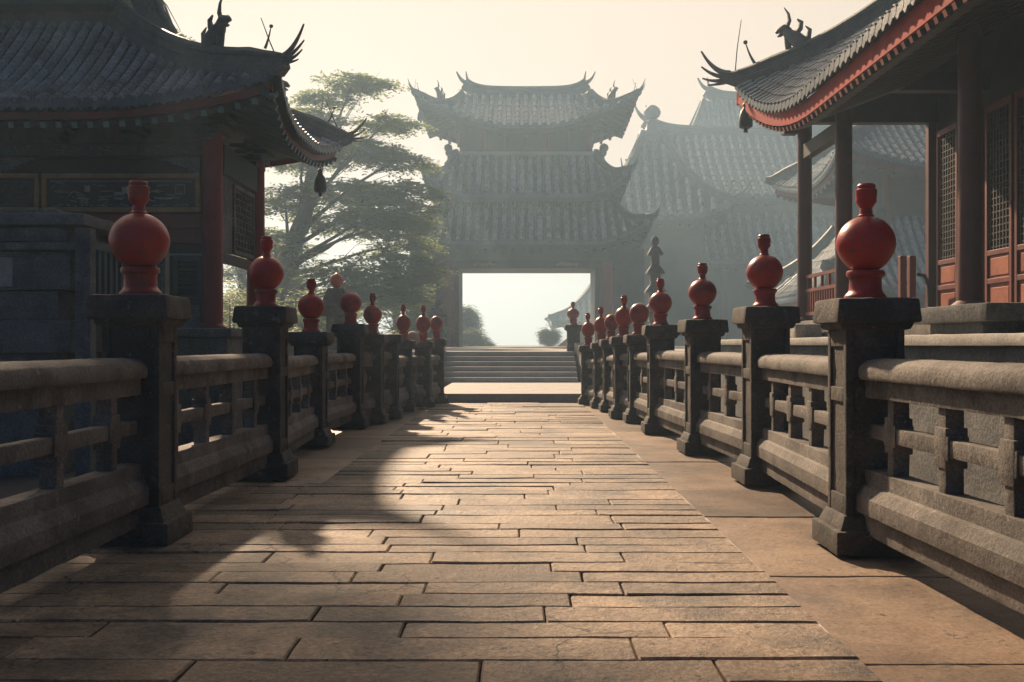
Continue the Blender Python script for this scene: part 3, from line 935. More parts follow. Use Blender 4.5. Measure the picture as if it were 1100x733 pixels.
for k in range(9):
    zz = z0 + .14 + k * .115
    b.box(SX - .013, SX + .013, y0 + .07, y1 - .07, zz, zz + .018)
part(b, 'lattice_window', M['dark_stone'], lp)
b = MB(); b.box(SX - .075, SX - .045, y0 + .02, y1 - .02, z0 + .02, z1 - .02); part(b, 'lattice_backing', M['dark_wood'], lp)
b = MB(); b.box(-13, -6.6, 17.4, 17.55, 1.4, 4.7); part(b, 'rear_wall', M['dark_wood'], lp)
for (x, y) in ((XC, FY), (-4.78, 17.5), (-7.2, FY), (-6.0, FY)):                        # stacked eave brackets
    b = MB()
    for k in range(4):
        b.box(x - .1 - .09 * k, x + .1 + .09 * k, y - .32 - .012 * k, y + .3, 4.30 + .11 * k, 4.37 + .11 * k)
        b.box(x - .05, x + .05, y - .2 - .13 * k, y - .1 + .013 * k, 4.305 + .11 * k, 4.4 + .105 * k)
    part(b, 'eave_bracket', M['teal_wood'], lp)
bell('eave_bell', P(344, 196, 18.4), 1.0, 'dark bell hanging under the left pavilion\'s eave, against the tree')

# left podium, pedestal and wooden rail in front of it
pt = thing('stone_podium', 'dark stone podium carrying the left pavilion', 'podium', (-9, 13, -.3))
b = MB(); b.box(-15, -3.95, 13.06, 19.6, -.4, 1.2); part(b, 'base', M['dark_stone'], pt, bevel=.02)
b = MB(); b.box(-15.05, -3.88, 13.0, 19.65, 1.202, 1.32); part(b, 'coping', M['dark_stone'], pt, wear=(.25, .012, .03))
pd = thing('stone_pedestal', 'stacked dark stone pedestal behind the left railing at the frame edge', 'pedestal', (-7, 10.2, -.32))
for i, (xr, z0, z1, dy, bw) in enumerate(((-4.95, -.35, 1.0, .1, .02), (-4.75, 1.003, 1.36, 0, .03), (-4.95, 1.363, 1.68, .14, .02), (-4.8, 1.683, 2.1, .1, .02), (-4.62, 2.103, 2.19, .0, .025), (-4.83, 2.193, 2.36, .08, .05), (-4.6, 2.363, 2.50, -.02, .045), (-4.95, 2.503, 2.56, .1, .015))):
    b = MB(); b.box(-9.5, xr, 10.2 + dy, 11.6, z0, z1)
    part(b, 'course', M['dark_stone'], pd, wear=(.12, .012, bw), seed=50 + i)
b = MB(); b.box(-6.1, -5.42, 10.285, 10.4, 1.72, 2.03); part(b, 'carved_panel', M['pale_stone'], pd, wear=(.05, .02, .01), seed=77)
wr = thing('wooden_railing', 'low dark barred railing behind the largest left orb', 'railing', (-4.48, 10, -.32))
b = MB()
b.obox((-4.48, 10.0, 2.14), (-4.48, 12.0, 2.14), .09, .08); part(b, 'top_rail', M['teal_wood'], wr)
b = MB(); b.obox((-4.48, 10.0, 1.42), (-4.48, 12.0, 1.42), .08, .08); part(b, 'bottom_rail', M['teal_wood'], wr)
for k in range(14):
    y = 10.08 + k * .145
    b = MB(); b.box(-4.505, -4.455, y - .028, y + .028, 1.46, 2.1); part(b, 'bar', M['teal_wood'], wr)
for y in (9.94, 12.05):
    b = MB(); b.box(-4.56, -4.4, y - .07, y + .07, -.35, 2.3); part(b, 'newel', M['dark_stone'], wr, bevel=.01)

# ------------------------------------------------------------------ right pavilion
rp = thing('pavilion', 'dark open pavilion with red eave and slim columns at right', 'pavilion', (9, 10, -.3))
RR = Roof(10.2, 9.65, 6.2, 7.7, 4.62, 2.2, 3.9, 8.4, lift=1.2, conc=.4, ext=.06, W=1.05, power=2.0)
built_roof(rp, RR, 'LR', M['tile'], M['ridge'], dict(spacing=.2, r=.06, tile=.22, seg=6, nt_=12, nu=60, thick=.08),
           dict(w_=.12, h_=.3, hs=.82, beast_at=(.2, .5), rods=True), corners=((-1, 1),),
           main_ridge=(.2, .5, 0, .5), fascia=(M['eave_red'], .24, .12, .12),
           raft=dict(spacing=.2, length=1.6, size=.07, drop=.36, rise=.36, mat=M['dark_wood'], end=M['orange_wood'], sides='L'))
b = MB(); b.sweep([p + Vector((.1, 0, 0)) for p in RR.eave_path('L', 40, .12, .34)], [(-.05, -.1), (.05, -.1), (.05, 0), (-.05, 0)]); part(b, 'eave_purlin', M['dark_wood'], rp)
rb = MB()                                                                              # vertical ribs on the red eave board
for i in range(170):
    u = -7.9 + 15.8 * i / 169
    p = RR.pos('L', u, .02)
    rb.box(p.x + .0, p.x + .045, p.y - .018, p.y + .018, p.z - .33, p.z - .11)
part(rb, 'eave_fluting', M['eave_red'], rp)
PZ = 1.47
for (x, y, r_) in ((5.0, 16.7, .125), (5.0, 14.7, .128), (5.0, 10.6, .128), (5.0, 6.5, .128)):
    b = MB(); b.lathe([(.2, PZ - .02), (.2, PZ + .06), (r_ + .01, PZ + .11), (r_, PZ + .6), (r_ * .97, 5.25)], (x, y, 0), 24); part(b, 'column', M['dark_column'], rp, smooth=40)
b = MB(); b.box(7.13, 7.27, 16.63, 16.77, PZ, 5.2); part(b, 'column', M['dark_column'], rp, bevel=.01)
def rbox(name, m, x0, x1, y0, y1, z0, z1, bev=.01):
    b = MB(); b.box(x0, x1, y0, y1, z0, z1); return part(b, name, M[m], rp, bevel=bev)
rbox('lintel', 'dark_wood', 4.3, 7.4, 16.6, 16.8, 4.94, 5.3)
rbox('lintel', 'dark_wood', 4.91, 5.09, 3.0, 16.58, 4.9, 5.2)
rbox('tie_beam', 'dark_wood', 4.93, 5.07, 14.83, 16.57, 4.3, 4.55)
rbox('bracket_arm', 'dark_wood', 4.62, 4.86, 16.6, 16.8, 4.75, 4.93)
rbox('lintel', 'dark_wood', 5.1, 7.2, 14.6, 14.8, 4.97, 5.25)
rbox('lintel', 'dark_wood', 5.1, 7.2, 10.5, 10.7, 4.97, 5.25)
b = MB(); b.add([(4.75, 2.5, 5.0), (4.75, 17.2, 5.0), (7.3, 17.2, 5.9), (7.3, 2.5, 5.9), (4.75, 2.5, 5.06), (4.75, 17.2, 5.06), (7.3, 17.2, 5.96), (7.3, 2.5, 5.96)],
              [(0, 1, 2, 3), (7, 6, 5, 4), (0, 4, 5, 1), (1, 5, 6, 2), (2, 6, 7, 3), (3, 7, 4, 0)]); part(b, 'ceiling', M['dark_wood'], rp)
rbox('rear_wall', 'dark_wood', 7.32, 7.5, 2.5, 16.6, PZ, 5.95)
rbox('end_wall', 'dark_wood', 4.9, 13, 2.3, 2.5, -.3, 5.9)
rbox('end_wall', 'hall_wall', 7.28, 15.5, 16.6, 16.75, PZ, 5.95)
b = MB(); gp = [(4.7, 4.99), (5.6, 5.6), (7.0, 6.6), (8.0, 8.2), (12.4, 8.2), (13.4, 6.6), (15.5, 5.0)]
b.add([(x, 16.62, z) for x, z in gp] + [(x, 16.74, z) for x, z in gp], [tuple(range(7)), tuple(range(13, 6, -1))] + [(i, i + 7, (i + 1) % 7 + 7, (i + 1) % 7) for i in range(7)])
part(b, 'gable_wall', M['dark_wood'], rp)
# door leaves on the hall wall (plane X = 7.2)
for k, (y0, y1) in enumerate(((15.72, 16.5), (14.85, 15.65), (13.98, 14.78), (13.1, 13.9), (12.2, 13.0), (11.3, 12.1), (10.4, 11.2))):
    X0, X1 = 7.2, 7.31
    b = MB(); s = .07
    b.box(X0, X1, y0, y0 + s, PZ, 4.75); b.box(X0, X1, y1 - s, y1, PZ, 4.75)
    for (za, zb) in ((PZ, PZ + .1), (2.02, 2.1), (2.45, 2.53), (4.65, 4.75)):
        b.box(X0 + .002, X1, y0 + s, y1 - s, za, zb)
    dr = part(b, 'door', M['red_wood'], rp, bevel=.006)
    b = MB(); b.box(X0 + .04, X0 + .07, y0 + s, y1 - s, PZ + .1, 2.45); b.box(X0 + .025, X0 + .04, y0 + s + .06, y1 - s - .06, PZ + .16, 1.96); b.box(X0 + .025, X0 + .04, y0 + s + .06, y1 - s - .06, 2.14, 2.41)
    o = part(b, 'door_panel', M['orange_wood'], rp, bevel=.006); o.parent = dr
    b = MB()
    for q in range(7):
        yy = y0 + s + (q + .5) * (y1 - y0 - 2 * s) / 7
        b.box(X0 + .03, X0 + .055, yy - .011, yy + .011, 2.53, 4.65)
    for q in range(20):
        zz = 2.58 + q * .105
        b.box(X0 + .034, X0 + .051, y0 + s, y1 - s, zz - .009, zz + .009)
    b.box(X0 + .075, X0 + .085, y0 + s, y1 - s, 2.53, 4.65)
    o = part(b, 'door_lattice', M['dark_wood'], rp); o.parent = dr
# veranda railing (its own part) and end newels
b = MB()
for z in (1.62, 2.02, 2.26):
    b.obox((5.0, 14.84, z), (5.0, 16.56, z), .05, .055)
for k in range(13):
    y = 14.95 + k * .125
    b.box(4.982, 5.018, y - .018, y + .018, 1.64, 2.0)
for k in range(5):
    y = 15.0 + k * .37
    b.box(4.98, 5.02, y - .02, y + .02, 2.04, 2.24)
part(b, 'veranda_railing', M['red_wood'], rp)
for (x, y) in ((6.62, 16.5), (6.78, 16.5)):
    b = MB(); b.box(x - .055, x + .055, y - .06, y + .06, PZ, 2.62); part(b, 'newel', M['red_wood'], rp, bevel=.01)
b = MB(); b.tube([(6.86, 16.45, 2.3), (6.98, 16.45, 2.28), (7.06, 16.45, 2.1), (7.08, 16.45, 1.6)], .035, 8); part(b, 'hand_hook', M['dark_wood'], rp, smooth=40)
bell('eave_bell', P(801, 126, 17.0), 1.0, 'dark bell hanging under the right pavilion\'s red eave')

pr_ = thing('stone_podium', 'stone podium with sunlit coping carrying the right pavilion', 'podium', (9, 10, -.3))
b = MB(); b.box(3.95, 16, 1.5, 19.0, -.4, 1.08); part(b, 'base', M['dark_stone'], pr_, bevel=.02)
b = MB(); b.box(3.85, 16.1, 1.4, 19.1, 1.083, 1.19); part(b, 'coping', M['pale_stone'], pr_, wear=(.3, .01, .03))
b = MB(); b.box(4.5, 16, 1.6, 18.2, 1.193, PZ); part(b, 'upper_step', M['rail_stone'], pr_, wear=(.3, .01, .03))
so = MB(); so.box(4.02, 4.5, 8.2, 9.9, 1.30, 1.46, -.03, -.03); so.box(4.12, 4.45, 8.5, 9.6, 1.18, 1.31)
tag(so.build('stone_bench', M['dark_stone'], wear=(.1, .01, .03)), 'low dark stone bench on the right podium, beneath the nearest red column', 'bench')
so = MB(); so.box(4.05, 4.45, 14.0, 16.8, 1.185, 1.4)
tag(so.build('stone_block', M['pale_stone'], wear=(.1, .012, .04)), 'pale sunlit stone block on the podium left of the two dark columns', 'block')

# ------------------------------------------------------------------ gate
gx, gy = .39, 45.0
gt = thing('gate', 'three tiered gatehouse with open red framed passage in the mist', 'gate', (gx, gy, .905))
FT = dict(spacing=.4, r=.115, tile=.5, seg=4, nt_=10, nu=36, thick=.16)
tiers = [Roof(gx, gy, 5.15, 3.5, 5.5, 3.75, 1.45, 7.7, lift=1.0, conc=.4, ext=.3, W=1.6, power=1.8),
         Roof(gx, gy, 4.3, 2.8, 7.66, 3.1, 1.0, 9.8, lift=1.05, conc=.45, ext=.3, W=1.5, power=1.8),
         Roof(gx, gy, 4.5, 2.6, 10.75, 2.95, .12, 12.75, lift=1.3, conc=.35, ext=.4, W=2.4, power=1.7)]
for i, rf in enumerate(tiers):
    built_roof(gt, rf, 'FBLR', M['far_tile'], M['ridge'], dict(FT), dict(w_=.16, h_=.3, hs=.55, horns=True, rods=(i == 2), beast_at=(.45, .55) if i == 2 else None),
               main_ridge=(.2, .42, .38, .7) if i == 2 else None, fascia=(M['hall_wall'], .22, .2, .16),
               raft=dict(spacing=.4, length=1.3, size=.13, drop=.42, rise=.35, mat=M['hall_wall']))
def gbox(name, m, x0, x1, y0, y1, z0, z1, bev=.02):
    b = MB(); b.box(gx + x0, gx + x1, gy + y0, gy + y1, z0, z1); return part(b, name, M[m], gt, bevel=bev)
for x in (-3.58, 3.66):
    for y in (-1.3, 1.3):
        b = MB(); b.lathe([(.42, .9), (.42, 1.05), (.32, 1.15), (.31, 3), (.29, 5.4)], (gx + x, gy + y, 0), 20); part(b, 'column', M['red_column'], gt, smooth=40)
for x0, x1 in ((-3.24, -3.05), (3.13, 3.34)):
    gbox('jamb', 'dark_wood', x0, x1, -1.4, 1.4, .9, 4.9)
for x0, x1 in ((-5.4, -3.95), (4.05, 5.5)):
    gbox('side_wall', 'hall_wall', x0, x1, -.6, .6, .9, 5.5)
lt = gbox('lintel', 'dark_wood', -3.95, 4.05, -1.5, 1.5, 4.52, 4.86)
gbox('frieze_beam', 'hall_wall', -4.3, 4.4, -1.75, 1.75, 4.862, 5.62)
for x in (-1.9, 1.85):
    b = MB(); b.box(gx + x - .55, gx + x + .55, gy - 1.56, gy - 1.5, 4.62, 4.82)
    pl = part(b, 'name_plate', M['dark_wood'], gt)
    b = MB()
    for k in range(26):
        xx = gx + x - .5 + k * .038; zz = 4.64 + random.uniform(0, .05)
        b.box(xx, xx + .026, gy - 1.585, gy - 1.56, zz, zz + random.uniform(.06, .12))
    o = part(b, 'plate_lettering', M['plaster'], gt); o.parent = pl
gbox('storey_wall', 'hall_wall', -3.6, 3.6, -1.35, 1.35, 5.63, 7.9)
gbox('storey_wall', 'hall_wall', -3.0, 3.0, -1.0, 1.0, 7.6, 9.6)
gbox('storey_wall', 'hall_wall', -3.05, 3.05, -1.05, 1.05, 9.5, 11.3)
gbox('storey_rail', 'plaster', -3.2, 3.2, -1.2, -1.1, 9.72, 9.9)
for k in range(7):
    x = -2.9 + k * .97
    gbox('storey_post', 'red_wood', x - .07, x + .07, -1.16, -1.06, 9.9, 10.9)
for sx in (-1, 1):                                                                     # ornate stacked ridges at the ends of the second tier
    b = MB()
    for k in range(8):
        q = random.uniform(.16, .26)
        c_ = (gx + sx * (3.5 + .08 * math.sin(k)), gy - 1.25, 8.5 + k * .22)
        b.lathe([(.01, -q), (q * .8, -q * .6), (q, 0), (q * .8, q * .6), (.01, q)], c_, 8)
    part(b, 'ridge_ornament', M['ridge'], gt, smooth=40)
gt.location = (.62, 72, .82); gt.scale = (1.6, 1.6, 1.6)
bell('eave_bell', P(452, 124, 68), 2.0, 'small bell on a cord under the gate\'s top left eave tip')

# ------------------------------------------------------------------ halls in the mist
HT = dict(spacing=.5, r=.14, tile=.55, seg=4, nt_=10, nu=30, thick=.18)
def hall(name, label, cx, cy, tiers, body, root_z=-.32, ridge=None, cat='hall', horns=True, fascia='hall_wall', wall='hall_wall', cols=None, kw=None, at=None):
    t = thing(name, label, cat, (cx, cy, root_z))
    for i, a in enumerate(tiers):
        rf = Roof(cx, cy, *a[:6], **a[6])
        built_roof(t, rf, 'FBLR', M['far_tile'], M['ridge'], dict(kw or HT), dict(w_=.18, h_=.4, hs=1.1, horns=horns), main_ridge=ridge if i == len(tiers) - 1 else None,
                   fascia=(M[fascia], .25, .2, .18), raft=dict(spacing=.5, length=1.2, size=.14, drop=.46, rise=.3, mat=M['hall_wall'], sides='FL'))
    for (hx, hy, z0, z1) in body:
        b = MB(); b.box(cx - hx, cx + hx, cy - hy, cy + hy, z0, z1); part(b, 'wall', M[wall], t, bevel=.02)
    for (x, y, z0, z1, r_) in cols or ():
        b = MB(); b.lathe([(r_, z0), (r_ * .95, z1)], (x, y, 0), 14); part(b, 'column', M['red_wood'], t, smooth=40)
    if at:
        k = at[3] if len(at) > 3 else 1.6
        t.location = at[:3]; t.scale = (k, k, k)
    return t
hall('temple_hall', 'wide misty hall with two ribbed roofs, right of the gate', 12.6, 54.0,
     [(7.6, 5.2, 5.3, 5.6, 3.2, 8.0, dict(lift=.9, conc=.4, ext=.3)), (6.8, 4.4, 8.75, 5.6, .15, 12.75, dict(lift=.8, conc=.35, ext=.3))],
     [(5.6, 3.3, -.4, 8.2), (5.4, 3.0, 7.6, 9.4)], ridge=(.25, .6, .7, 1.0), cols=[(12.6 - 5.5 + k * 1.83, 50.4, -.3, 5.4, .22) for k in range(7)], at=(26.3, 112.3, -1.8, 2.08))
tw = hall('bell_tower', 'misty tower with concave pointed roof and ball finial, beside the gate', 7.0, 50.0,
     [(3.2, 3.2, 7.3, .35, .35, 11.9, dict(lift=.7, conc=.55, ext=.3, W=.7))], [(2.3, 2.3, -.4, 7.7)], cat='tower')
b = MB(); b.lathe([(.55, 11.3), (.55, 11.6), (.8, 11.75), (.7, 12.0), (.42, 12.2), (.3, 12.45), (.28, 12.6), (.36, 12.68), (.22, 12.76), (.2, 12.8), (.38, 12.95), (.45, 13.15), (.38, 13.35), (.2, 13.5), (.02, 13.56)], (7.0, 50.0, 0), 20)
part(b, 'finial', M['ridge'], tw, smooth=40)
tw.location = (14.6, 104, -1.8); tw.scale = (2.08, 2.08, 2.08)
hall('side_hall', 'hazy pavilion with red eave seen between the right pavilion\'s columns', 15.2, 34.0,
     [(6.6, 4.4, 2.75, 4.2, 2.2, 5.3, dict(lift=.6, conc=.4, ext=.3)), (6.0, 3.7, 6.75, 3.0, .2, 10.2, dict(lift=.7, conc=.4, ext=.3))],
     [(4.2, 2.2, -.4, 7.3)], ridge=(.25, .5, .4, .8), fascia='red_wood', horns=False, cols=[(11.0 + k * 1.3, 31.6, 5.0, 6.9, .13) for k in range(4)], kw=dict(spacing=.3, r=.09, tile=.4, seg=5, nt_=10, nu=30, thick=.16), at=(26.2, 54.4, -1.15))
hall('far_hall', 'very pale tall roof looming behind the wide hall', 26.0, 95.0,
     [(12, 8, 14.0, 6.5, .3, 24.5, dict(lift=1.5, conc=.35, ext=.5))], [(10, 6, -.4, 14.5)], ridge=(.4, .9, .8, 1.5), at=(50.0, 190, -.4, 2.0))
hall('garden_pavilion', 'pale pavilion with sweeping roof seen through the gateway', 8.9, 92.0,
     [(5.6, 4.5, 4.5, 1.6, .4, 8.2, dict(lift=.5, conc=.6, ext=.3, W=.7))], [(3.6, 2.6, .6, 4.9)], root_z=.7, cat='pavilion', wall='plaster', ridge=(.25, .4, .3, .6), kw=dict(spacing=.55, r=.16, tile=.8, seg=4, nt_=10, nu=20, thick=.18), at=(14.2, 147, -1.9), horns=False)
b = MB(); b.box(-40, -10.2, 58, 58.6, -.4, 3.4); b.box(-40, -10.0, 57.8, 58.8, 3.403, 3.75, .05, .2)
tag(b.build('boundary_wall', M['hall_wall'], bevel=.02), 'low grey boundary wall under the spreading tree', 'wall')
# pale ramp beyond the gate
b = MB(); n = 4
pf = [(0, .7), (5.5, .7), (5.5, 4.2), (3.8, 3.4)]
b.add([(3.1 + (x * .9), 83.0, z) for x, z in pf] + [(3.1 + x * .9, 83.8, z) for x, z in pf], [(0, 1, 2, 3), (7, 6, 5, 4)] + [(i, i + 4, (i + 1) % 4 + 4, (i + 1) % 4) for i in range(4)])
tag(b.build('stair_ramp', M['plaster'], bevel=.03), 'pale sloping stair wall behind the right gate jamb', 'ramp')

# stone lanterns and pagodas
def lantern(label, x, y, z0, h, cat='lantern', ball=None, name='stone_lantern', tiers_=3):
    t = thing(name, label, cat, (x, y, z0))
    b = MB(); b.box(-.34, .34, -.34, .34, 0, .3, .04, .04); b.build('base', M['dark_stone'], t, bevel=.02)
    b = MB(); b.box(-.2, .2, -.2, .2, .3, h * .45, .03, .03); b.build('shaft', M['dark_stone'], t, bevel=.02)
    z = h * .45
    for k in range(tiers_):
        hh = h * .5 / tiers_; q = 1 - .12 * k
        b = MB(); b.box(-.2 * q, .2 * q, -.2 * q, .2 * q, z, z + hh * .55); b.box(-.15 * q, .15 * q, -.21 * q, .21 * q, z + hh * .1, z + hh * .4); b.build('chamber', M['dark_stone'], t, bevel=.015)
        b = MB(); b.box(-.36 * q, .36 * q, -.36 * q, .36 * q, z + hh * .55, z + hh * .68); b.box(-.34 * q, .34 * q, -.34 * q, .34 * q, z + hh * .682, z + hh, .16 * q, .16 * q); b.build('roof_stone', M['dark_stone'], t, bevel=.02)
        z += hh
    b = MB(); q = .13 if ball is None else .16
    b.lathe([(.01, 0), (q * .5, .01), (q * .5, .05), (q * .8, .09), (q, .18), (q * .8, .28), (q * .3, .34), (.01, .36)], (0, 0, z - .01), 16); b.build('ball', ball or M['dark_stone'], t, smooth=40)
    return t
lantern('tall stone pagoda rising behind the right railing, beside the gate', 4.3, 30, -.32, 4.7, 'pagoda', name='stone_pagoda', tiers_=4)
lantern('stone lantern topped with a red ball under the tree branches', -4.15, 22, -.32, 2.85, ball=M['red_paint'], tiers_=1)
lantern('grey stone lantern against the left red gate column', -2.75, 33, -.32, 2.8, tiers_=2)
b = MB(); b.lathe([(.01, -.12)] + [(.125 * math.cos(a), .125 * math.sin(a)) for a in [R(-60 + 15 * k) for k in range(10)]] + [(.01, .125)], (-1.8, 16.45, 1.2), 16)
tag(b.build('stone_ball', M['pale_stone'], smooth=60), 'pale round stone ball resting on the left railing beside the pear shaped orb', 'ball')

# ------------------------------------------------------------------ trees
def leaves(mb, c, rx, ry, rz, n, outward, size, droop=.25, flat=True):
    """fronds of slender leaf faces spread through a flattened clump"""
    for _ in range(n):
        while True:
            q = Vector((random.uniform(-1, 1), random.uniform(-1, 1), random.uniform(-1, 1)))
            if q.length < 1: break
        if noise.noise(Vector((c[0] + q.x * 2.1, c[1] + q.y * 2.1, c[2] + q.z * 2.6))) < -.02: continue
        p = Vector((c[0] + q.x * rx, c[1] + q.y * ry, c[2] + q.z * rz - .18 * rz * (q.x * q.x + q.y * q.y) * 2))
        d = Vector((q.x * rx, q.y * ry, 0)) * .6 + outward + Vector((random.gauss(0, .35), random.gauss(0, .35), random.gauss(0, .12)))
        d.normalize()
        L_ = size * random.uniform(2.2, 4.5)
        side = d.cross(Vector((0, 0, 1))).normalized()
        nseg = 5
        for k in range(nseg):
            f = k / nseg
            o = p + d * (L_ * f) + Vector((0, 0, -droop * L_ * f * f))
            for sg in (-1, 1):
                a = (d * .75 + side * sg * .65 + Vector((0, 0, random.uniform(-.35, .2)))).normalized()
                ln = size * random.uniform(.7, 1.2) * (1 - .4 * f); wd = ln * .27
                nrm = a.cross(Vector((random.uniform(-.3, .3), random.uniform(-.3, .3), 1))).normalized()
                mb.add([tuple(o), tuple(o + a * ln * .5 + nrm * wd), tuple(o + a * ln), tuple(o + a * ln * .5 - nrm * wd)], [(0, 1, 2, 3)])

def tree(name, label, base, trunk, pads, leaf, size=.13, dens=95, r0=.3, hub=None):
    t = thing(name, label, 'tree', base)
    off = Vector(base)
    b = MB(); pts = [Vector(p) - off for p in trunk]
    fine = []
    for i in range(len(pts) - 1):
        for k in range(5): fine.append(pts[i].lerp(pts[i + 1], k / 5) + Vector((random.gauss(0, .025), random.gauss(0, .025), 0)))
    fine.append(pts[-1])
    b.tube(fine, [r0 * (1 - .62 * i / len(fine)) * (1.35 if i == 0 else 1) for i in range(len(fine))], 12)
    b.build('trunk', M['bark'], t, smooth=50)
    lb = MB(); cb = MB()
    for (p, rx, rz) in pads:
        p = Vector(p) - off
        f = min(.95, max(.35, (p.z - 1.0) / max(1.5, pts[-1].z)))
        s0 = fine[int((hub or f * .75) * (len(fine) - 1))]
        mid = s0.lerp(p, .5) + Vector((random.uniform(-.2, .2), random.uniform(-.3, .3), random.uniform(.1, .45)))
        lim = []
        for i in range(9):
            q = i / 8
            lim.append((s0 * (1 - q) ** 2 + mid * 2 * q * (1 - q) + p * q * q) + Vector((random.gauss(0, .03), random.gauss(0, .03), random.gauss(0, .03))))
        lb.tube(lim, [r0 * .2 * (1 - .75 * i / 8) for i in range(9)], 7)
        for k in range(6):
            e = p + Vector((random.uniform(-1, 1) * rx, random.uniform(-1, 1) * rx, random.uniform(-.3, .5) * rz))
            s_ = lim[random.randint(4, 8)]
            lb.tube([s_, s_.lerp(e, .5) + Vector((0, 0, .12)), e], [.02, .012, .006], 5)
        outw = Vector((p.x - pts[-1].x, p.y - pts[-1].y, 0))
        if outw.length > .01: outw.normalize()
        leaves(cb, p, rx, rx * .95, rz, int(dens * rx * rx * 7), outw * .8, size)
    lb.build('branches', M['bark'], t, smooth=50)
    cb.build('crown', leaf, t)
    return t
random.seed(33)
TY = 50.0
pads = []
for (px, py, rx, rz) in ((384, 88, 36, 6), (352, 104, 28, 6), (428, 132, 34, 7), (338, 128, 36, 9), (440, 172, 34, 10), (385, 160, 50, 10), (330, 165, 45, 16), (440, 205, 44, 12),
                         (372, 205, 56, 13), (310, 215, 40, 18), (410, 240, 62, 15), (445, 262, 34, 16), (430, 285, 55, 16), (390, 305, 55, 14), (442, 312, 32, 16), (458, 296, 24, 12), (300, 262, 32, 18), (360, 290, 40, 14), (420, 320, 50, 14), (430, 225, 50, 12), (445, 235, 30, 12)):
    d = TY + random.uniform(-2.6, 2.6)
    pads.append((P(px - (14 if px > 400 else 4), py, d), rx * d / FPX, rz * d / FPX * .85))
tree('spreading_tree', 'large spreading tree with layered feathery foliage beside the gate', tuple(P(286, 425, TY)),
     [P(286, 425, TY), P(288, 360, TY), P(297, 310, TY), P(312, 270, TY), P(326, 235, TY), P(335, 190, TY), P(350, 140, TY)], pads, M['leaf'], r0=.66, size=.32, dens=22)
TY = 22.0
pads = []
for (px, py, rx, rz) in ((176, 33, 18, 6), (150, 40, 30, 10), (190, 42, 10, 4)):
    pads.append((P(px, py, TY), rx * TY / FPX, rz * TY / FPX * 1.25))
for p in ((-7.6, 19.2, 10.8), (-6.9, 19.8, 11.0), (-6.3, 19.0, 10.7), (-5.5, 18.8, 11.0), (-4.7, 19.0, 11.2), (-6.6, 20.8, 11.0), (-7.3, 21.0, 11.2), (-6.2, 17.6, 11.0), (-5.0, 17.4, 11.3), (-7.4, 17.4, 11.2), (-4.6, 17.0, 11.3), (-3.9, 16.6, 11.4), (-4.7, 18.9, 11.3), (-5.6, 18.4, 10.9), (-6.4, 18.2, 11.3), (-4.8, 17.8, 11.0), (-7.0, 18.6, 11.4)):  # unseen crown pads added above the frame to cast shade on the near paving
    pads.append((Vector(p), 1.0, .5))
tree('tall_tree', 'tall tree whose tip shows above the left pavilion roof, unseen crown added for shade', (-9.4, 22.4, -.32), [(-9.4, 22.4, -.4), (-9.3, 22.3, 3), (-9.2, 22.2, 6), (-9.0, 22, 9), (-8.7, 21.8, 11.4)], pads, M['dark_leaf'], r0=.3, dens=22, hub=.93)

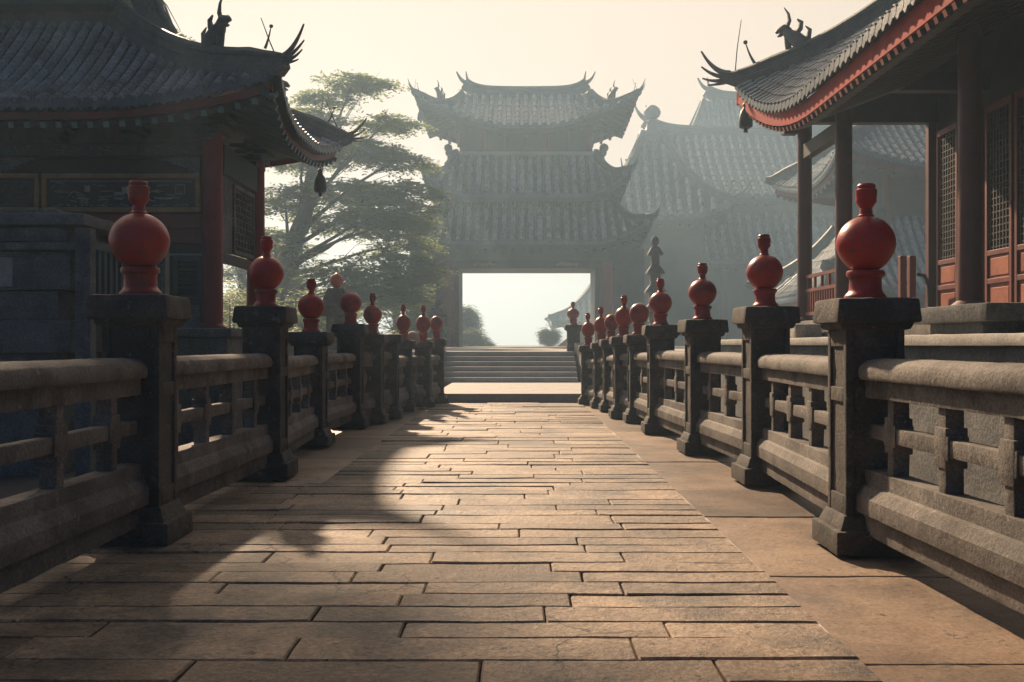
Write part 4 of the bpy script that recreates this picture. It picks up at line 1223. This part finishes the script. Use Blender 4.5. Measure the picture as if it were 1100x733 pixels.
def bush(name, label, c, rx, rz, n, leaf, size=.11, cat='bush', trunk=True):
    t = thing(name, label, cat, (c[0], c[1], c[2]))
    cb = MB()
    for k in range(9):
        a = random.uniform(0, 6.28); q = random.uniform(0, .6) * rx
        leaves(cb, Vector((math.cos(a) * q, math.sin(a) * q, rz * random.uniform(.5, 1.5))), rx * .55, rx * .55, rz * .5, n // 9, Vector((math.cos(a), math.sin(a), 0)) * .3, size)
    cb.build('crown', leaf, t)
    b = MB()
    for k in range(5):
        a = k * 1.25
        b.tube([(0, 0, -.05), (math.cos(a) * rx * .25, math.sin(a) * rx * .25, rz * .7), (math.cos(a) * rx * .5, math.sin(a) * rx * .5, rz * 1.4)], [.06, .04, .015], 6)
    b.build('stems', M['bark'], t)
    return t
random.seed(91)
for (px, yb, lab, hh) in ((318, 62, 'misty tree behind the trunk of the big spreading tree', 9.5), (425, 70, 'misty tree filling the gap between the spreading tree and the gate', 8.5), (262, 58, 'misty tree seen below the pavilion eave, left of the spreading tree', 8.0)):
    x0 = (px - CX) * yb / FPX
    pads = []
    for k in range(13):
        a = random.uniform(0, 6.28); q = random.uniform(.2, 1) * 3.0
        pads.append((Vector((x0 + math.cos(a) * q, yb + math.sin(a) * q * .7, hh * (.28 + .72 * k / 13))), random.uniform(1.2, 2.0) * (1.15 - .5 * k / 13), random.uniform(.35, .6)))
    tree('misty_tree', lab, (x0, yb, -.32), [(x0, yb, -.4), (x0 + .1, yb, hh * .3), (x0 - .1, yb, hh * .6), (x0, yb, hh)], pads, M['leaf'], r0=.35, size=.32, dens=17)
bush('shrub', 'low shrub beneath the right side of the big tree', (-3.9, 29, -.32), 1.5, 1.0, 900, M['leaf'])
bush('shrub', 'yellow green shrub under the tree trunk, behind the short post', (-6.6, 28, -.32), 1.7, 1.15, 1000, M['leaf'])
bush('shrub', 'tall pale shrub seen beneath the lattice window of the left pavilion', (-9.3, 31, -.32), 1.9, 2.0, 1500, M['leaf'], .14)
bush('shrub', 'broad leafy shrub in the gap between the pavilion corner and the tree trunk', (-8.4, 36, -.32), 2.4, 2.2, 2000, M['leaf'], .15)
bush('shrub', 'wide misty shrub under the lowest branches, left of the stone lantern', (-5.4, 42, -.32), 2.3, 1.7, 1800, M['leaf'], .16)
bush('shrub', 'hazy shrub between the gate column and the stone pagoda', (7.0, 52, -.32), 1.8, 2.1, 900, M['dark_leaf'])
bush('rounded_tree', 'round misty tree behind the left gate jamb', (-5.6, 100, .7), 2.0, 2.4, 3600, M['dark_leaf'], .3, 'tree')
bush('hedge', 'low misty hedge through the left of the gateway', (-4.3, 95, .7), 2.1, 1.0, 2600, M['dark_leaf'], .26, 'hedge')
bush('cypress', 'small misty cypress in the middle of the gateway', (3.2, 98, .7), 1.0, 1.25, 2400, M['dark_leaf'], .22, 'tree')

# ------------------------------------------------------------------ haze
b = MB(); b.box(-170, 170, -8, 460, -2.4, 29)
hz = b.build('haze', bpy.data.materials.new('haze'))
hm = hz.data.materials[0]; hm.use_nodes = True
t = hm.node_tree
for n in list(t.nodes): t.nodes.remove(n)
pvn = t.nodes.new('ShaderNodeVolumePrincipled')
pvn.inputs['Color'].default_value = (.53, .77, 1.0, 1)
pvn.inputs['Density'].default_value = HAZE_DENSITY
pvn.inputs['Anisotropy'].default_value = .48
o = t.nodes.new('ShaderNodeOutputMaterial'); t.links.new(pvn.outputs[0], o.inputs['Volume'])
tag(hz, kind='stuff')
